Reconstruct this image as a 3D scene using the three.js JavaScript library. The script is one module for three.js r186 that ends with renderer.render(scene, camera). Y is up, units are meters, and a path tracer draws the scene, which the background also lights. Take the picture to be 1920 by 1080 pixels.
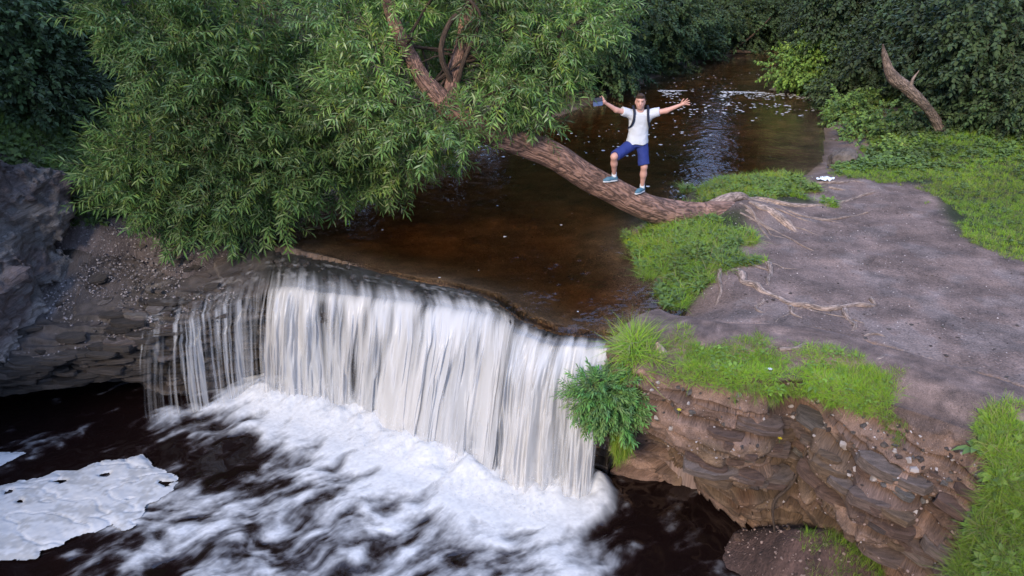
import * as THREE from 'three';
import { mergeGeometries, mergeVertices } from 'three/addons/utils/BufferGeometryUtils.js';
import { ConvexGeometry } from 'three/addons/geometries/ConvexGeometry.js';

// ------------------------------------------------------------ camera, sky, sun, exposure
const scene = new THREE.Scene();
const camera = new THREE.PerspectiveCamera(43.0, 16 / 9, 0.1, 600);
camera.position.set(0, 5, 0);
camera.rotation.set(THREE.MathUtils.degToRad(-25), 0, 0);
const renderer = new THREE.WebGLRenderer({ antialias: true });
renderer.setSize(1024, 576);
renderer.toneMapping = THREE.LinearToneMapping;
renderer.toneMappingExposure = 1.55;
renderer.shadowMap.enabled = true;

// ------------------------------------------------------------ random numbers and noise
let seed = 7;
function rnd() { seed = (seed + 0x6D2B79F5) | 0; let t = Math.imul(seed ^ (seed >>> 15), 1 | seed); t = (t + Math.imul(t ^ (t >>> 7), 61 | t)) ^ t; return ((t ^ (t >>> 14)) >>> 0) / 4294967296; }
const rr = (a, b) => a + (b - a) * rnd();
const gauss = () => (rnd() + rnd() + rnd() + rnd() - 2) * 0.87;
const clamp = (x, a = 0, b = 1) => Math.max(a, Math.min(b, x));
const lerp = (a, b, t) => a + (b - a) * t;
const sstep = (a, b, x) => { const t = clamp((x - a) / (b - a)); return t * t * (3 - 2 * t); };
function hash3(x, y, z) { let h = Math.imul(x, 374761393) ^ Math.imul(y, 668265263) ^ Math.imul(z, 1274126177); h = Math.imul(h ^ (h >>> 13), 1274126177); return ((h ^ (h >>> 16)) >>> 0) / 4294967296; }
function noise3(x, y, z) {
  const xi = Math.floor(x), yi = Math.floor(y), zi = Math.floor(z); let u = x - xi, v = y - yi, w = z - zi;
  u = u * u * (3 - 2 * u); v = v * v * (3 - 2 * v); w = w * w * (3 - 2 * w);
  const l = (a, b, t) => a + (b - a) * t;
  return l(l(l(hash3(xi, yi, zi), hash3(xi + 1, yi, zi), u), l(hash3(xi, yi + 1, zi), hash3(xi + 1, yi + 1, zi), u), v),
    l(l(hash3(xi, yi, zi + 1), hash3(xi + 1, yi, zi + 1), u), l(hash3(xi, yi + 1, zi + 1), hash3(xi + 1, yi + 1, zi + 1), u), v), w) * 2 - 1;
}
function fbm(x, y, z, o = 4) { let s = 0, a = 0.5, f = 1; for (let i = 0; i < o; i++) { s += a * noise3(x * f, y * f, z * f); f *= 2.03; a *= 0.5; } return s; }
const n2 = (x, z, k = 0) => noise3(x, k * 7.31 + 0.5, z);

const skyTex = (() => {
  const w = 512, h = 256, d = new Float32Array(w * h * 4);
  for (let j = 0; j < h; j++) for (let i = 0; i < w; i++) {
    const el = (j + 0.5) / h * Math.PI - Math.PI / 2, az = (i + 0.5) / w * Math.PI * 2;
    const cx = Math.cos(el) * Math.cos(az), cy = Math.sin(el), cz = Math.cos(el) * Math.sin(az);
    const c = fbm(cx * 2.2, cy * 3.5, cz * 2.2, 5), k = 0.92 + 0.28 * c, up = clamp(cy);
    const o = (j * w + i) * 4, b = 0.75 + 0.35 * up;
    d[o] = b * k * 0.46; d[o + 1] = b * k * 0.67; d[o + 2] = b * (k * 0.6 + 0.4) * 1.15; d[o + 3] = 1;
  }
  const t = new THREE.DataTexture(d, w, h, THREE.RGBAFormat, THREE.FloatType);
  t.mapping = THREE.EquirectangularReflectionMapping; t.magFilter = t.minFilter = THREE.LinearFilter; t.needsUpdate = true; return t;
})();
scene.background = skyTex; scene.environment = skyTex;
const sun = new THREE.DirectionalLight(new THREE.Color(1, 0.84, 0.66), 2.3);
sun.position.set(-13, 17, 13); sun.target.position.set(0, 0, -12); sun.castShadow = true; sun.shadow.radius = 22; sun.shadow.mapSize.set(2048, 2048);
Object.assign(sun.shadow.camera, { left: -30, right: 30, top: 30, bottom: -30, near: 1, far: 90 });
scene.add(sun, sun.target);

// ------------------------------------------------------------ naming helpers
const taken = {};
function numbered(name) { const n = taken[name] = (taken[name] ?? -1) + 1; return n ? name + '_' + String(n).padStart(3, '0') : name; }
function sh(o) { o.castShadow = true; o.receiveShadow = true; return o; }
function mesh(name, geo, mat, parent = scene) { const m = sh(new THREE.Mesh(geo, mat)); m.name = parent === scene ? numbered(name) : name; parent.add(m); return m; }
function tag(o, label, category, group) { o.userData.label = label; o.userData.category = category; if (group) o.userData.group = group; return o; }
function thing(name, label, category, [x, y, z] = [0, 0, 0], group) { const o = new THREE.Group(); o.name = numbered(name); o.position.set(x, y, z); scene.add(o); return tag(o, label, category, group); }
function structure(o) { o.userData.kind = 'structure'; return o; }
function stuff(o) { o.userData.kind = 'stuff'; return o; }
const V = (x, y, z) => new THREE.Vector3(x, y, z);

// ------------------------------------------------------------ plan of the place (metres, upper water level y = 0, pool y = -2.4)
const POOL = -2.4;
// columns along the ledge, right to left: crest (x, z), edge (x, z, y), base (x, z)
const LEDGE = [
  [1.50, -9.05, 1.42, -8.80, -0.08, 1.25, -8.60], [1.05, -9.12, 0.98, -8.90, -0.10, 0.85, -8.58], [0.61, -9.25, 0.52, -9.03, -0.12, 0.32, -8.73],
  [0.16, -9.62, 0.10, -9.40, -0.14, -0.10, -8.88], [-0.33, -10.33, -0.22, -10.0, -0.20, -0.60, -9.10], [-1.04, -10.83, -0.85, -10.3, -0.22, -1.38, -9.56],
  [-1.78, -11.14, -1.50, -10.5, -0.22, -1.95, -9.98], [-2.58, -11.59, -2.36, -10.78, -0.24, -2.70, -10.50], [-3.46, -12.2, -3.20, -11.05, -0.26, -3.40, -10.84],
  [-4.0, -12.42, -3.80, -11.3, -0.30, -4.16, -11.18], [-4.4, -12.4, -4.40, -11.55, -0.50, -4.50, -11.30], [-4.95, -12.1, -5.0, -11.4, -0.68, -4.95, -11.05],
  [-5.5, -11.8, -5.5, -11.15, -0.80, -5.40, -10.80], [-6.1, -11.6, -6.1, -10.95, -0.92, -6.2, -10.7], [-7.0, -11.4, -7.0, -10.75, -1.10, -7.0, -10.45],
  [-7.8, -11.15, -7.8, -10.5, -1.22, -7.7, -10.35], [-8.7, -11.0, -8.7, -10.35, -1.30, -8.7, -10.28], [-10, -10.6, -10, -9.9, -1.35, -10, -9.8], [-12.5, -9.6, -12.5, -8.9, -1.40, -12.5, -8.8], [-15, -8.4, -15, -7.6, -1.4, -15, -7.5]];
function catmull(rows, t) { // smooth row of numbers at fractional index t
  const n = rows.length, i = clamp(Math.floor(t), 0, n - 2), f = clamp(t - i), p = k => rows[clamp(k, 0, n - 1)], a = p(i - 1), b = p(i), c = p(i + 1), d = p(i + 2);
  return b.map((_, k) => 0.5 * (2 * b[k] + (c[k] - a[k]) * f + (2 * a[k] - 5 * b[k] + 4 * c[k] - d[k]) * f * f + (3 * b[k] - a[k] - 3 * c[k] + d[k]) * f * f * f));
}
// right cliff: edge (x, z) and outward offsets at these heights
const CLIFF_Y = [0.16, -0.05, -0.35, -0.8, -1.3, -1.8, -2.3, -2.9];
const CLIFF = [
  [1.30, -8.85, 0, 0.02, 0.03, 0, -0.1, -0.3, -0.4, -0.4], [1.80, -8.25, 0, 0.1, 0.12, 0, -0.4, -0.8, -0.9, -0.9], [2.40, -7.88, 0, 0.06, 0.15, 0.25, -0.15, -0.75, -0.92, -0.85],
  [3.10, -7.75, 0, 0, 0.1, 0.26, 0.3, 0.05, -0.3, 0], [3.65, -7.70, 0, -0.2, -0.3, -0.22, -0.12, -0.05, 0.1, 0.35], [4.0, -7.45, 0, -0.12, 0.22, 0.4, 0.3, 0, 0.1, 0.5],
  [4.5, -7.08, 0, 0.05, 0.52, 0.74, 0.62, 0.2, 0.15, 0.6], [5.0, -6.7, 0, 0.2, 0.5, 0.62, 0.6, 0.45, 0.4, 0.5], [5.5, -6.2, 0, 0.3, 0.5, 0.75, 0.9, 1.0, 1.1, 1.2],
  [6.2, -5.2, 0, 0.3, 0.5, 0.8, 1.0, 1.2, 1.4, 1.6], [6.9, -3.5, 0, 0.3, 0.5, 0.8, 1.0, 1.2, 1.4, 1.6], [7.3, -1.5, 0, 0.3, 0.5, 0.8, 1, 1.2, 1.4, 1.6]];
const RIVER = [[1.5, -9.05], [1.95, -9.5], [2.42, -10.05], [2.5, -10.6], [2.2, -11.3], [2.1, -12.2], [2.2, -13.2], [2.9, -14.2], [3.7, -15], [4.1, -16.2], [5.3, -16.5], [6.9, -16.9], [8, -18.5], [9.2, -21.5], [10.6, -25], [11.1, -27], [10.9, -29.5], [12.2, -33], [15.2, -39.5], [22, -46],
  [20, -50], [13, -40.5], [8.8, -36], [5.4, -30.5], [3, -26], [0, -22], [-2.5, -18.5], [-4, -15.5], [-4.8, -13.6], [-4.5, -12.5]];
for (let i = 9; i >= 1; i--) RIVER.push([LEDGE[i][0], LEDGE[i][1]]);
const LOWER = [];
for (let i = CLIFF.length - 1; i >= 0; i--) { const a = CLIFF[Math.max(0, i - 1)], b = CLIFF[Math.min(CLIFF.length - 1, i + 1)], dx = b[0] - a[0], dz = b[1] - a[1], l = Math.hypot(dx, dz); LOWER.push([CLIFF[i][0] + dz / l * 0.95, CLIFF[i][1] - dx / l * 0.95]); }
LEDGE.forEach((c, i) => { const k = sstep(12.5, 14, i); LOWER.push([c[2] + (c[0] - c[2]) * 0.5, c[3] + (c[1] - c[3]) * 0.5 - 0.25 - 1.1 * k]); });
LOWER.push([-13, -4], [-11.5, 2], [-11.5, 60], [9, 60], [9, 2]);
function sdPoly(P, x, z) {
  let d = 1e9, s = 1;
  for (let i = 0, j = P.length - 1; i < P.length; j = i++) {
    const ex = P[j][0] - P[i][0], ez = P[j][1] - P[i][1], wx = x - P[i][0], wz = z - P[i][1], t = clamp((wx * ex + wz * ez) / (ex * ex + ez * ez));
    const bx = wx - ex * t, bz = wz - ez * t; d = Math.min(d, bx * bx + bz * bz);
    const c1 = z >= P[i][1], c2 = z < P[j][1], c3 = ex * wz > ez * wx;
    if ((c1 && c2 && c3) || (!c1 && !c2 && !c3)) s = -s;
  }
  return s * Math.sqrt(d);
}
function table(T, x) { if (x <= T[0][0]) return T[0][1]; for (let i = 1; i < T.length; i++) if (x <= T[i][0]) return lerp(T[i - 1][1], T[i][1], (x - T[i - 1][0]) / (T[i][0] - T[i - 1][0])); return T[T.length - 1][1]; }
const midX = z => table([[-60, 30], [-46, 20], [-40, 13.5], [-30, 8], [-22, 5], [-16, 0.5], [-12, -1], [0, -1]], z);
const edgeZ = x => table([[-15, -7.6], [-12.5, -8.9], [-10, -9.9], [-8.7, -10.35], [-7.8, -10.5], [-7, -10.75], [-6.1, -10.95], [-5.5, -11.15], [-5, -11.4], [-4.4, -11.55], [-3.8, -11.3]], x);
const edgeY = x => table([[-15, -1.4], [-10, -1.35], [-8.7, -1.3], [-7.8, -1.22], [-7, -1.1], [-6.1, -0.92], [-5.5, -0.8], [-5, -0.68], [-4.4, -0.5], [-3.8, -0.3]], x);
function landH(x, z, dW) {
  const b = 0.05 * n2(x * 0.9, z * 0.9) + 0.02 * n2(x * 3.1, z * 3.1, 1);
  if (x > midX(z)) {
    let h = 0.34 * sstep(-0.05, 0.9, dW) + b * sstep(0.1, 1, dW);
    h -= 0.2 * Math.exp(-((x - 2.6) ** 2 + (z + 9.75) ** 2) / 0.5);
    h += 0.3 * Math.exp(-((x - 4.6) ** 2 / 0.5 + (z + 13.25) ** 2 / 0.35)) - 0.06 * Math.exp(-((x - 5.5) ** 2 + (z + 10.5) ** 2) / 3);
    h = lerp(h, 0.34 * sstep(-0.2, 3.2, dW), sstep(-16.8, -18.2, z) * sstep(13, 11, x));
    h += 0.12 * Math.max(0, x - 10) + 0.1 * Math.max(0, -z - 24) * sstep(9, 14, x) + 0.35 * Math.max(0, x - 16);
    return Math.min(h, 14);
  }
  let h = 0.12 * sstep(0, 0.5, dW) + 0.5 * Math.max(0, dW - 0.8) * sstep(-12.5, -15, z) + 0.1 * fbm(x * 0.8, 1, z * 0.8, 3);
  h = Math.max(h, 0.1 + 0.72 * Math.max(0, -x - 6.6) + 0.25 * Math.max(0, -z - 13) * sstep(-5, -7, x) - 0.4);
  const dE = edgeZ(x) - z, slope = edgeY(x) + 0.62 * dE + 0.09 * fbm(x * 1.6, 2, z * 1.6, 3) + 0.12 * n2(x * 1.1, z * 2.2, 4) * sstep(0, 0.5, dE);
  const far = sstep(-13.2, -12.4, z) * sstep(-3.6, -4.6, x);
  const left = Math.min(slope, Math.max(h, 0.16));
  return Math.min(lerp(h, left, far), 16) ;
}
function H(x, z) {
  const dW = sdPoly(RIVER, x, z), dL = sdPoly(LOWER, x, z);
  let h;
  if (dW < 0) h = -0.04 - 0.42 * sstep(0, 1.6 + 2.2 * sstep(-17, -19, z) * sstep(5, 8, x), -dW) + 0.05 * n2(x * 2, z * 2, 3); else h = landH(x, z, dW);
  if (dL < 0.12) h = lerp(-3.0, h, sstep(-0.1, 0.1, dL));
  return h;
}

// ------------------------------------------------------------ textures
function canvasData(w, h, f, srgb, rep = true) {
  const d = new Uint8Array(w * h * 4);
  for (let j = 0; j < h; j++) for (let i = 0; i < w; i++) { const c = f(i / w, j / h, i, j), o = (j * w + i) * 4; d[o] = clamp(c[0]) * 255; d[o + 1] = clamp(c[1]) * 255; d[o + 2] = clamp(c[2]) * 255; d[o + 3] = c.length > 3 ? clamp(c[3]) * 255 : 255; }
  const t = new THREE.DataTexture(d, w, h); t.wrapS = t.wrapT = rep ? THREE.RepeatWrapping : THREE.ClampToEdgeWrapping; t.magFilter = THREE.LinearFilter; t.minFilter = THREE.LinearMipmapLinearFilter; t.generateMipmaps = true;
  if (srgb) t.colorSpace = THREE.SRGBColorSpace; t.needsUpdate = true; return t;
}
function tileNoise(u, v, f, o, k) { // tileable fbm on [0,1)^2
  let s = 0, a = 0.5;
  for (let i = 0; i < o; i++) {
    const x = u * f, y = v * f, xi = Math.floor(x), yi = Math.floor(y); let p = x - xi, q = y - yi; p = p * p * (3 - 2 * p); q = q * q * (3 - 2 * q);
    const h = (a2, b2) => hash3(((a2 % f) + f) % f, ((b2 % f) + f) % f, k + i * 13);
    s += a * (lerp(lerp(h(xi, yi), h(xi + 1, yi), p), lerp(h(xi, yi + 1), h(xi + 1, yi + 1), p), q) * 2 - 1); a *= 0.55; f *= 2;
  }
  return s;
}
const grainMap = canvasData(1024, 1024, (u, v) => {
  const a = tileNoise(u, v, 6, 7, 1), b = tileNoise(u, v, 128, 2, 9), c = tileNoise(u, v, 40, 2, 5);
  let g = 0.66 + 0.24 * a + 0.17 * b; if (c > 0.52) g += 0.22 * sstep(0.52, 0.62, c); if (c < -0.55) g -= 0.2;
  return [g, g * 0.985, g * 0.97];
}, true);
const grainBump = canvasData(1024, 1024, (u, v) => { const c = tileNoise(u, v, 40, 2, 5), g = 0.5 + 0.3 * tileNoise(u, v, 6, 6, 1) + 0.25 * tileNoise(u, v, 128, 2, 9) + (c > 0.5 ? 0.3 * sstep(0.5, 0.62, c) : 0); return [g, g, g]; }, false);
const barkTexF = (u, v) => { const w = tileNoise(u, v, 4, 3, 21) * 0.03; const r = Math.abs(tileNoise(u + w, v * 0.25 + 0.3, 32, 3, 31)) * 0.8 + 0.25 * Math.abs(tileNoise(u, v, 16, 3, 37)); return r; };
const barkMap = canvasData(512, 1024, (u, v) => { const r = barkTexF(u, v), n = tileNoise(u, v, 8, 5, 41), g = 0.42 + 0.75 * Math.min(0.5, r * 1.7) + 0.18 * n; return [g * 1.0, g * 0.93, g * 0.88]; }, true);
const barkBump = canvasData(512, 1024, (u, v) => { const g = clamp(barkTexF(u, v) * 2.2) * 0.8 + 0.2 * tileNoise(u, v, 32, 3, 44); return [g, g, g]; }, false);
const rippleMap = canvasData(1024, 1024, (u, v) => { const g = 0.5 + 0.36 * tileNoise(u, v, 12, 4, 51) + 0.2 * tileNoise(u, v, 40, 2, 57); return [g, g, g]; }, false);
const rep = (t, s) => { const c = t.clone(); c.repeat.set(s, s); c.needsUpdate = true; return c; };

// ------------------------------------------------------------ materials
const C = (r, g, b) => new THREE.Color(r, g, b);
const M = {
  ground: new THREE.MeshStandardMaterial({ vertexColors: true, map: rep(grainMap, 0.45), bumpMap: rep(grainBump, 0.45), bumpScale: 0.03, roughness: 0.95 }),
  rock: new THREE.MeshStandardMaterial({ vertexColors: true, map: rep(grainMap, 1.1), bumpMap: rep(grainBump, 1.1), bumpScale: 0.02, roughness: 0.9 }),
  wetRock: new THREE.MeshStandardMaterial({ vertexColors: true, map: rep(grainMap, 1.1), bumpMap: rep(grainBump, 1.1), bumpScale: 0.025, roughness: 0.38 }),
  bark: new THREE.MeshStandardMaterial({ color: C(0.6, 0.4, 0.325), map: barkMap, bumpMap: barkBump, bumpScale: 0.03, roughness: 0.95 }),
  twig: new THREE.MeshStandardMaterial({ color: C(0.2, 0.15, 0.11), map: barkMap, bumpMap: barkBump, bumpScale: 0.008, roughness: 0.95 }),
  root: new THREE.MeshStandardMaterial({ color: C(0.85, 0.73, 0.66), map: barkMap, bumpMap: barkBump, bumpScale: 0.008, roughness: 0.9 }),
  crag: new THREE.MeshStandardMaterial({ vertexColors: true, map: rep(grainMap, 0.8), bumpMap: rep(grainBump, 0.8), bumpScale: 0.06, roughness: 0.95 }),
  leaf: new THREE.MeshPhysicalMaterial({ vertexColors: true, roughness: 0.55, transmission: 0, side: THREE.DoubleSide }),
  grass: new THREE.MeshPhysicalMaterial({ vertexColors: true, roughness: 0.75, side: THREE.DoubleSide }),
  river: new THREE.MeshPhysicalMaterial({ color: C(1, 1, 1), roughness: 0.03, transmission: 1, thickness: 1, ior: 1.33, attenuationColor: C(0.44, 0.24, 0.1), attenuationDistance: 1.05, bumpMap: rep(rippleMap, 0.22), bumpScale: 0.022 }),
};
M.leaf.transmission = 0.28; M.leaf.roughness = 0.75; M.leaf.thickness = 0; M.grass.transmission = 0.3; M.grass.roughness = 0.8; M.grass.thickness = 0;
const plain = (r, g, b, rough = 0.85, extra = {}) => new THREE.MeshStandardMaterial({ color: C(r, g, b), roughness: rough, ...extra });

// ------------------------------------------------------------ geometry helpers
function gridGeo(nu, nv, f, col) { // f(i, j) -> [x, y, z, u, v]; col(i, j, x, y, z) -> [r, g, b]
  const pos = new Float32Array(nu * nv * 3), uv = new Float32Array(nu * nv * 2), c = col ? new Float32Array(nu * nv * 3) : null, idx = [];
  for (let j = 0; j < nv; j++) for (let i = 0; i < nu; i++) {
    const k = j * nu + i, p = f(i, j); pos.set([p[0], p[1], p[2]], k * 3); uv.set([p[3], p[4]], k * 2);
    if (c) c.set(col(i, j, p[0], p[1], p[2]), k * 3);
    if (i < nu - 1 && j < nv - 1) idx.push(k, k + 1, k + nu, k + 1, k + nu + 1, k + nu);
  }
  const g = new THREE.BufferGeometry(); g.setAttribute('position', new THREE.BufferAttribute(pos, 3)); g.setAttribute('uv', new THREE.BufferAttribute(uv, 2)); if (c) g.setAttribute('color', new THREE.BufferAttribute(c, 3));
  g.setIndex(idx); g.computeVertexNormals(); return g;
}
function tube(pts, radii, seg = 10, sides = 8, lump = 0, vs = 1) { // tapered tube through points with bark uv
  const cv = new THREE.CatmullRomCurve3(pts.map(p => V(...p)), false, 'centripetal'), n = seg, fr = cv.computeFrenetFrames(n, false), L = cv.getLength();
  const pos = [], uv = [], idx = [], R = radii.map(r => [r]);
  for (let i = 0; i <= n; i++) {
    const t = i / n, p = cv.getPointAt(t), r = catmull(R, cv.getUtoTmapping(t) * (radii.length - 1))[0];
    for (let k = 0; k <= sides; k++) {
      const a = k / sides * Math.PI * 2, kk = k % sides, ca = Math.cos(kk / sides * Math.PI * 2), sa = Math.sin(kk / sides * Math.PI * 2), q = r * (1 + lump * fbm(ca * 1.6 + p.x * 1.5, sa * 1.6 + p.y, p.z * 1.5 + t * 3, 3));
      pos.push(p.x + (fr.normals[i].x * Math.cos(a) + fr.binormals[i].x * Math.sin(a)) * q, p.y + (fr.normals[i].y * Math.cos(a) + fr.binormals[i].y * Math.sin(a)) * q, p.z + (fr.normals[i].z * Math.cos(a) + fr.binormals[i].z * Math.sin(a)) * q);
      uv.push(k / sides, t * L * vs);
      if (i < n && k < sides) { const b = i * (sides + 1) + k; idx.push(b, b + sides + 1, b + 1, b + 1, b + sides + 1, b + sides + 2); }
    }
  }
  const g = new THREE.BufferGeometry(); g.setAttribute('position', new THREE.Float32BufferAttribute(pos, 3)); g.setAttribute('uv', new THREE.Float32BufferAttribute(uv, 2)); g.setIndex(idx); g.computeVertexNormals();
  const nm = g.attributes.normal; for (let i = 0; i <= n; i++) { const a = i * (sides + 1), b = a + sides, x = nm.getX(a) + nm.getX(b), y = nm.getY(a) + nm.getY(b), z = nm.getZ(a) + nm.getZ(b), l = Math.hypot(x, y, z) || 1; nm.setXYZ(a, x / l, y / l, z / l); nm.setXYZ(b, x / l, y / l, z / l); }
  return g;
}
function paint(g, f) { const p = g.attributes.position, c = new Float32Array(p.count * 3); for (let i = 0; i < p.count; i++) c.set(f(p.getX(i), p.getY(i), p.getZ(i)), i * 3); g.setAttribute('color', new THREE.BufferAttribute(c, 3)); return g; }
function surfaceNets(sdf, mn, mx, cell) {
  const nx = Math.ceil((mx[0] - mn[0]) / cell) + 1, ny = Math.ceil((mx[1] - mn[1]) / cell) + 1, nz = Math.ceil((mx[2] - mn[2]) / cell) + 1, F = new Float32Array(nx * ny * nz);
  for (let k = 0, o = 0; k < nz; k++) for (let j = 0; j < ny; j++) for (let i = 0; i < nx; i++, o++) F[o] = sdf(mn[0] + i * cell, mn[1] + j * cell, mn[2] + k * cell);
  const id = new Int32Array(nx * ny * nz).fill(-1), pos = [], idx = [], st = [1, nx, nx * ny];
  for (let k = 0; k < nz - 1; k++) for (let j = 0; j < ny - 1; j++) for (let i = 0; i < nx - 1; i++) {
    const o = i + j * nx + k * nx * ny; let c = 0, sx = 0, sy = 0, sz = 0, m = 0;
    for (let e = 0; e < 8; e++) if (F[o + (e & 1) + ((e >> 1) & 1) * nx + (e >> 2) * nx * ny] < 0) m |= 1 << e;
    if (m === 0 || m === 255) continue;
    for (let e = 0; e < 8; e++) for (let a = 0; a < 3; a++) { if (e & (1 << a)) continue; const e2 = e | (1 << a); if (((m >> e) & 1) === ((m >> e2) & 1)) continue;
      const va = F[o + (e & 1) + ((e >> 1) & 1) * nx + (e >> 2) * nx * ny], vb = F[o + (e2 & 1) + ((e2 >> 1) & 1) * nx + (e2 >> 2) * nx * ny], t = va / (va - vb);
      sx += (e & 1) + (a === 0 ? t : 0); sy += ((e >> 1) & 1) + (a === 1 ? t : 0); sz += (e >> 2) + (a === 2 ? t : 0); c++; }
    id[o] = pos.length / 3; pos.push(mn[0] + (i + sx / c) * cell, mn[1] + (j + sy / c) * cell, mn[2] + (k + sz / c) * cell);
  }
  for (let k = 1; k < nz - 1; k++) for (let j = 1; j < ny - 1; j++) for (let i = 1; i < nx - 1; i++) {
    const o = i + j * nx + k * nx * ny, s0 = F[o] < 0;
    for (let a = 0; a < 3; a++) { const s1 = F[o + st[a]] < 0; if (s0 === s1) continue; const b = st[(a + 1) % 3], c = st[(a + 2) % 3], q = [id[o], id[o - b], id[o - b - c], id[o - c]]; if (q.some(v => v < 0)) continue; if (s0) idx.push(q[0], q[1], q[2], q[0], q[2], q[3]); else idx.push(q[0], q[2], q[1], q[0], q[3], q[2]); }
  }
  const g = new THREE.BufferGeometry(); g.setAttribute('position', new THREE.Float32BufferAttribute(pos, 3)); g.setIndex(idx); g.computeVertexNormals(); return g;
}
function planarUV(g) { const p = g.attributes.position, uv = new Float32Array(p.count * 2); for (let i = 0; i < p.count; i++) { uv[i * 2] = p.getX(i) * 0.8 + p.getZ(i) * 0.6; uv[i * 2 + 1] = p.getY(i) + 0.35 * p.getZ(i); } g.setAttribute('uv', new THREE.BufferAttribute(uv, 2)); return g; }
// irregular stones: a few shared convex shapes, about 1 m across
const stoneGeos = [];
for (let k = 0; k < 10; k++) { const pts = []; for (let i = 0; i < 13; i++) { const v = V(gauss(), gauss(), gauss()).normalize().multiplyScalar(0.5); v.set(clamp(v.x, -0.4, 0.4), clamp(v.y, -0.36, 0.36), clamp(v.z, -0.4, 0.4)); pts.push(v); } const g = new ConvexGeometry(pts); planarUV(g); stoneGeos.push(g); }
const slabGeos = [];
for (let k = 0; k < 10; k++) { const pts = []; for (let i = 0; i < 9; i++) { const a = i / 9 * 6.283 + rr(-0.25, 0.25), r = rr(0.4, 0.5); for (const y of [-1, 1]) { const q = r * rr(0.9, 1); pts.push(V(clamp(Math.cos(a) * q * 1.25, -0.5, 0.5), y * rr(0.4, 0.5), clamp(Math.sin(a) * q * 1.25, -0.5, 0.5))); } } const g = new ConvexGeometry(pts); planarUV(g); slabGeos.push(g); }
const stoneMats = [[0.34, 0.3, 0.28], [0.27, 0.22, 0.2], [0.42, 0.38, 0.35], [0.22, 0.16, 0.14], [0.36, 0.29, 0.24]].map(c => plain(...c, 0.92, { map: rep(grainMap, 1.5), bumpMap: rep(grainBump, 1.5), bumpScale: 0.02 }));
const darkStoneMats = [[0.12, 0.1, 0.085], [0.16, 0.135, 0.115], [0.2, 0.17, 0.15], [0.09, 0.075, 0.065]].map(c => plain(...c, 0.55, { map: rep(grainMap, 1.5), bumpMap: rep(grainBump, 1.5), bumpScale: 0.02 }));
const redStoneMats = [[0.38, 0.235, 0.175], [0.42, 0.29, 0.23], [0.33, 0.2, 0.15], [0.45, 0.34, 0.28], [0.43, 0.28, 0.17]].map(c => plain(...c, 0.92, { map: rep(grainMap, 1.5), bumpMap: rep(grainBump, 1.5), bumpScale: 0.02 }));
function stone(name, geos, mats, parent, p, s, rot) { const m = mesh(name, geos[Math.floor(rnd() * geos.length)], mats[Math.floor(rnd() * mats.length)], parent); m.position.set(...p); m.scale.set(...s); m.rotation.set(...rot); return m; }

// ------------------------------------------------------------ ground
function lines(parts) { const a = [parts[0][0]]; for (const [s, e, d] of parts) { const n = Math.round((e - s) / d); for (let i = 1; i <= n; i++) a.push(s + (e - s) * i / n); } return a; }
const GX = lines([[-300, -60, 20], [-60, -20, 2], [-20, -10.5, 0.4], [-10.5, 9.5, 0.065], [9.5, 22, 0.3], [22, 60, 2], [60, 300, 20]]);
const GZ = lines([[-400, -80, 20], [-80, -50, 2], [-50, -30, 0.4], [-30, -17, 0.18], [-17, -5.5, 0.065], [-5.5, 2, 0.5], [2, 60, 4]]);
// where grass grows (used by the soil colour and by the planting)
const LAWN = [[7.2, -16.1], [8.3, -15.7], [9.0, -15.3], [8.5, -13.9], [8.1, -12.7], [8.0, -11.7], [8.6, -11.2], [10.5, -10.6], [16, -9], [22, -14], [20, -24], [12.5, -24], [11.2, -21.5], [9.6, -19], [8.6, -17.6], [7.6, -17.2]];
const BANKGRASS = [[2.3, -13.1], [2.15, -12.0], [2.3, -11.2], [2.6, -10.5], [2.55, -10.0], [2.9, -10.2], [3.3, -10.6], [3.7, -11.2], [4.2, -12.2], [4.25, -12.9], [3.6, -13.2], [3.0, -13.6]];
const BANKGRASS2 = [[3.3, -14.3], [4.4, -14.2], [5.4, -14.0], [6.2, -13.9], [6.2, -14.6], [6.5, -15.9], [5.4, -16.2], [4.3, -16.0], [3.7, -15.0]];
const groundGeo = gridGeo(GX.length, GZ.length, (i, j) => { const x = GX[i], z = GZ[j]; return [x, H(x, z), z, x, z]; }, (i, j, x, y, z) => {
  const n = fbm(x * 0.7, 3, z * 0.7, 4), m = fbm(x * 2.3, 9, z * 2.3, 3), dW = sdPoly(RIVER, x, z);
  let c = [0.47 + 0.1 * n, 0.335 + 0.075 * n, 0.285 + 0.065 * n];
  if (m > 0.16) { const t = sstep(0.16, 0.3, m) * 0.35; c = c.map((v, k) => lerp(v, [0.52, 0.45, 0.43][k], t)); }
  const lw = Math.min(sdPoly(LAWN, x, z), sdPoly(BANKGRASS, x, z), sdPoly(BANKGRASS2, x, z)) + 0.35 * n;
  const gr = sstep(0.15, -0.25, lw); c = c.map((v, k) => lerp(v, [0.075, 0.1, 0.03][k], gr));
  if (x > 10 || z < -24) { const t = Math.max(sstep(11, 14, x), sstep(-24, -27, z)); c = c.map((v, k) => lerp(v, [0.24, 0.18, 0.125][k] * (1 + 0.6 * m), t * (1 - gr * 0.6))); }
  if (x < midX(z)) { const t = sstep(0, 0.4, dW); const rock = [0.25 + 0.12 * m, 0.205 + 0.1 * m, 0.2 + 0.1 * m], soil = [0.2, 0.155, 0.115]; const hill = sstep(-12.7, -13.8, z); const q = rock.map((v, k) => lerp(v, soil[k], hill)); c = c.map((v, k) => lerp(v, q[k], t)); }
  const wet = sstep(0.35, -0.05, dW + 0.25 * m); c = c.map((v, k) => lerp(v, [0.33, 0.22, 0.13][k] * (1 + 0.5 * n), wet));
  return c;
});
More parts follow.
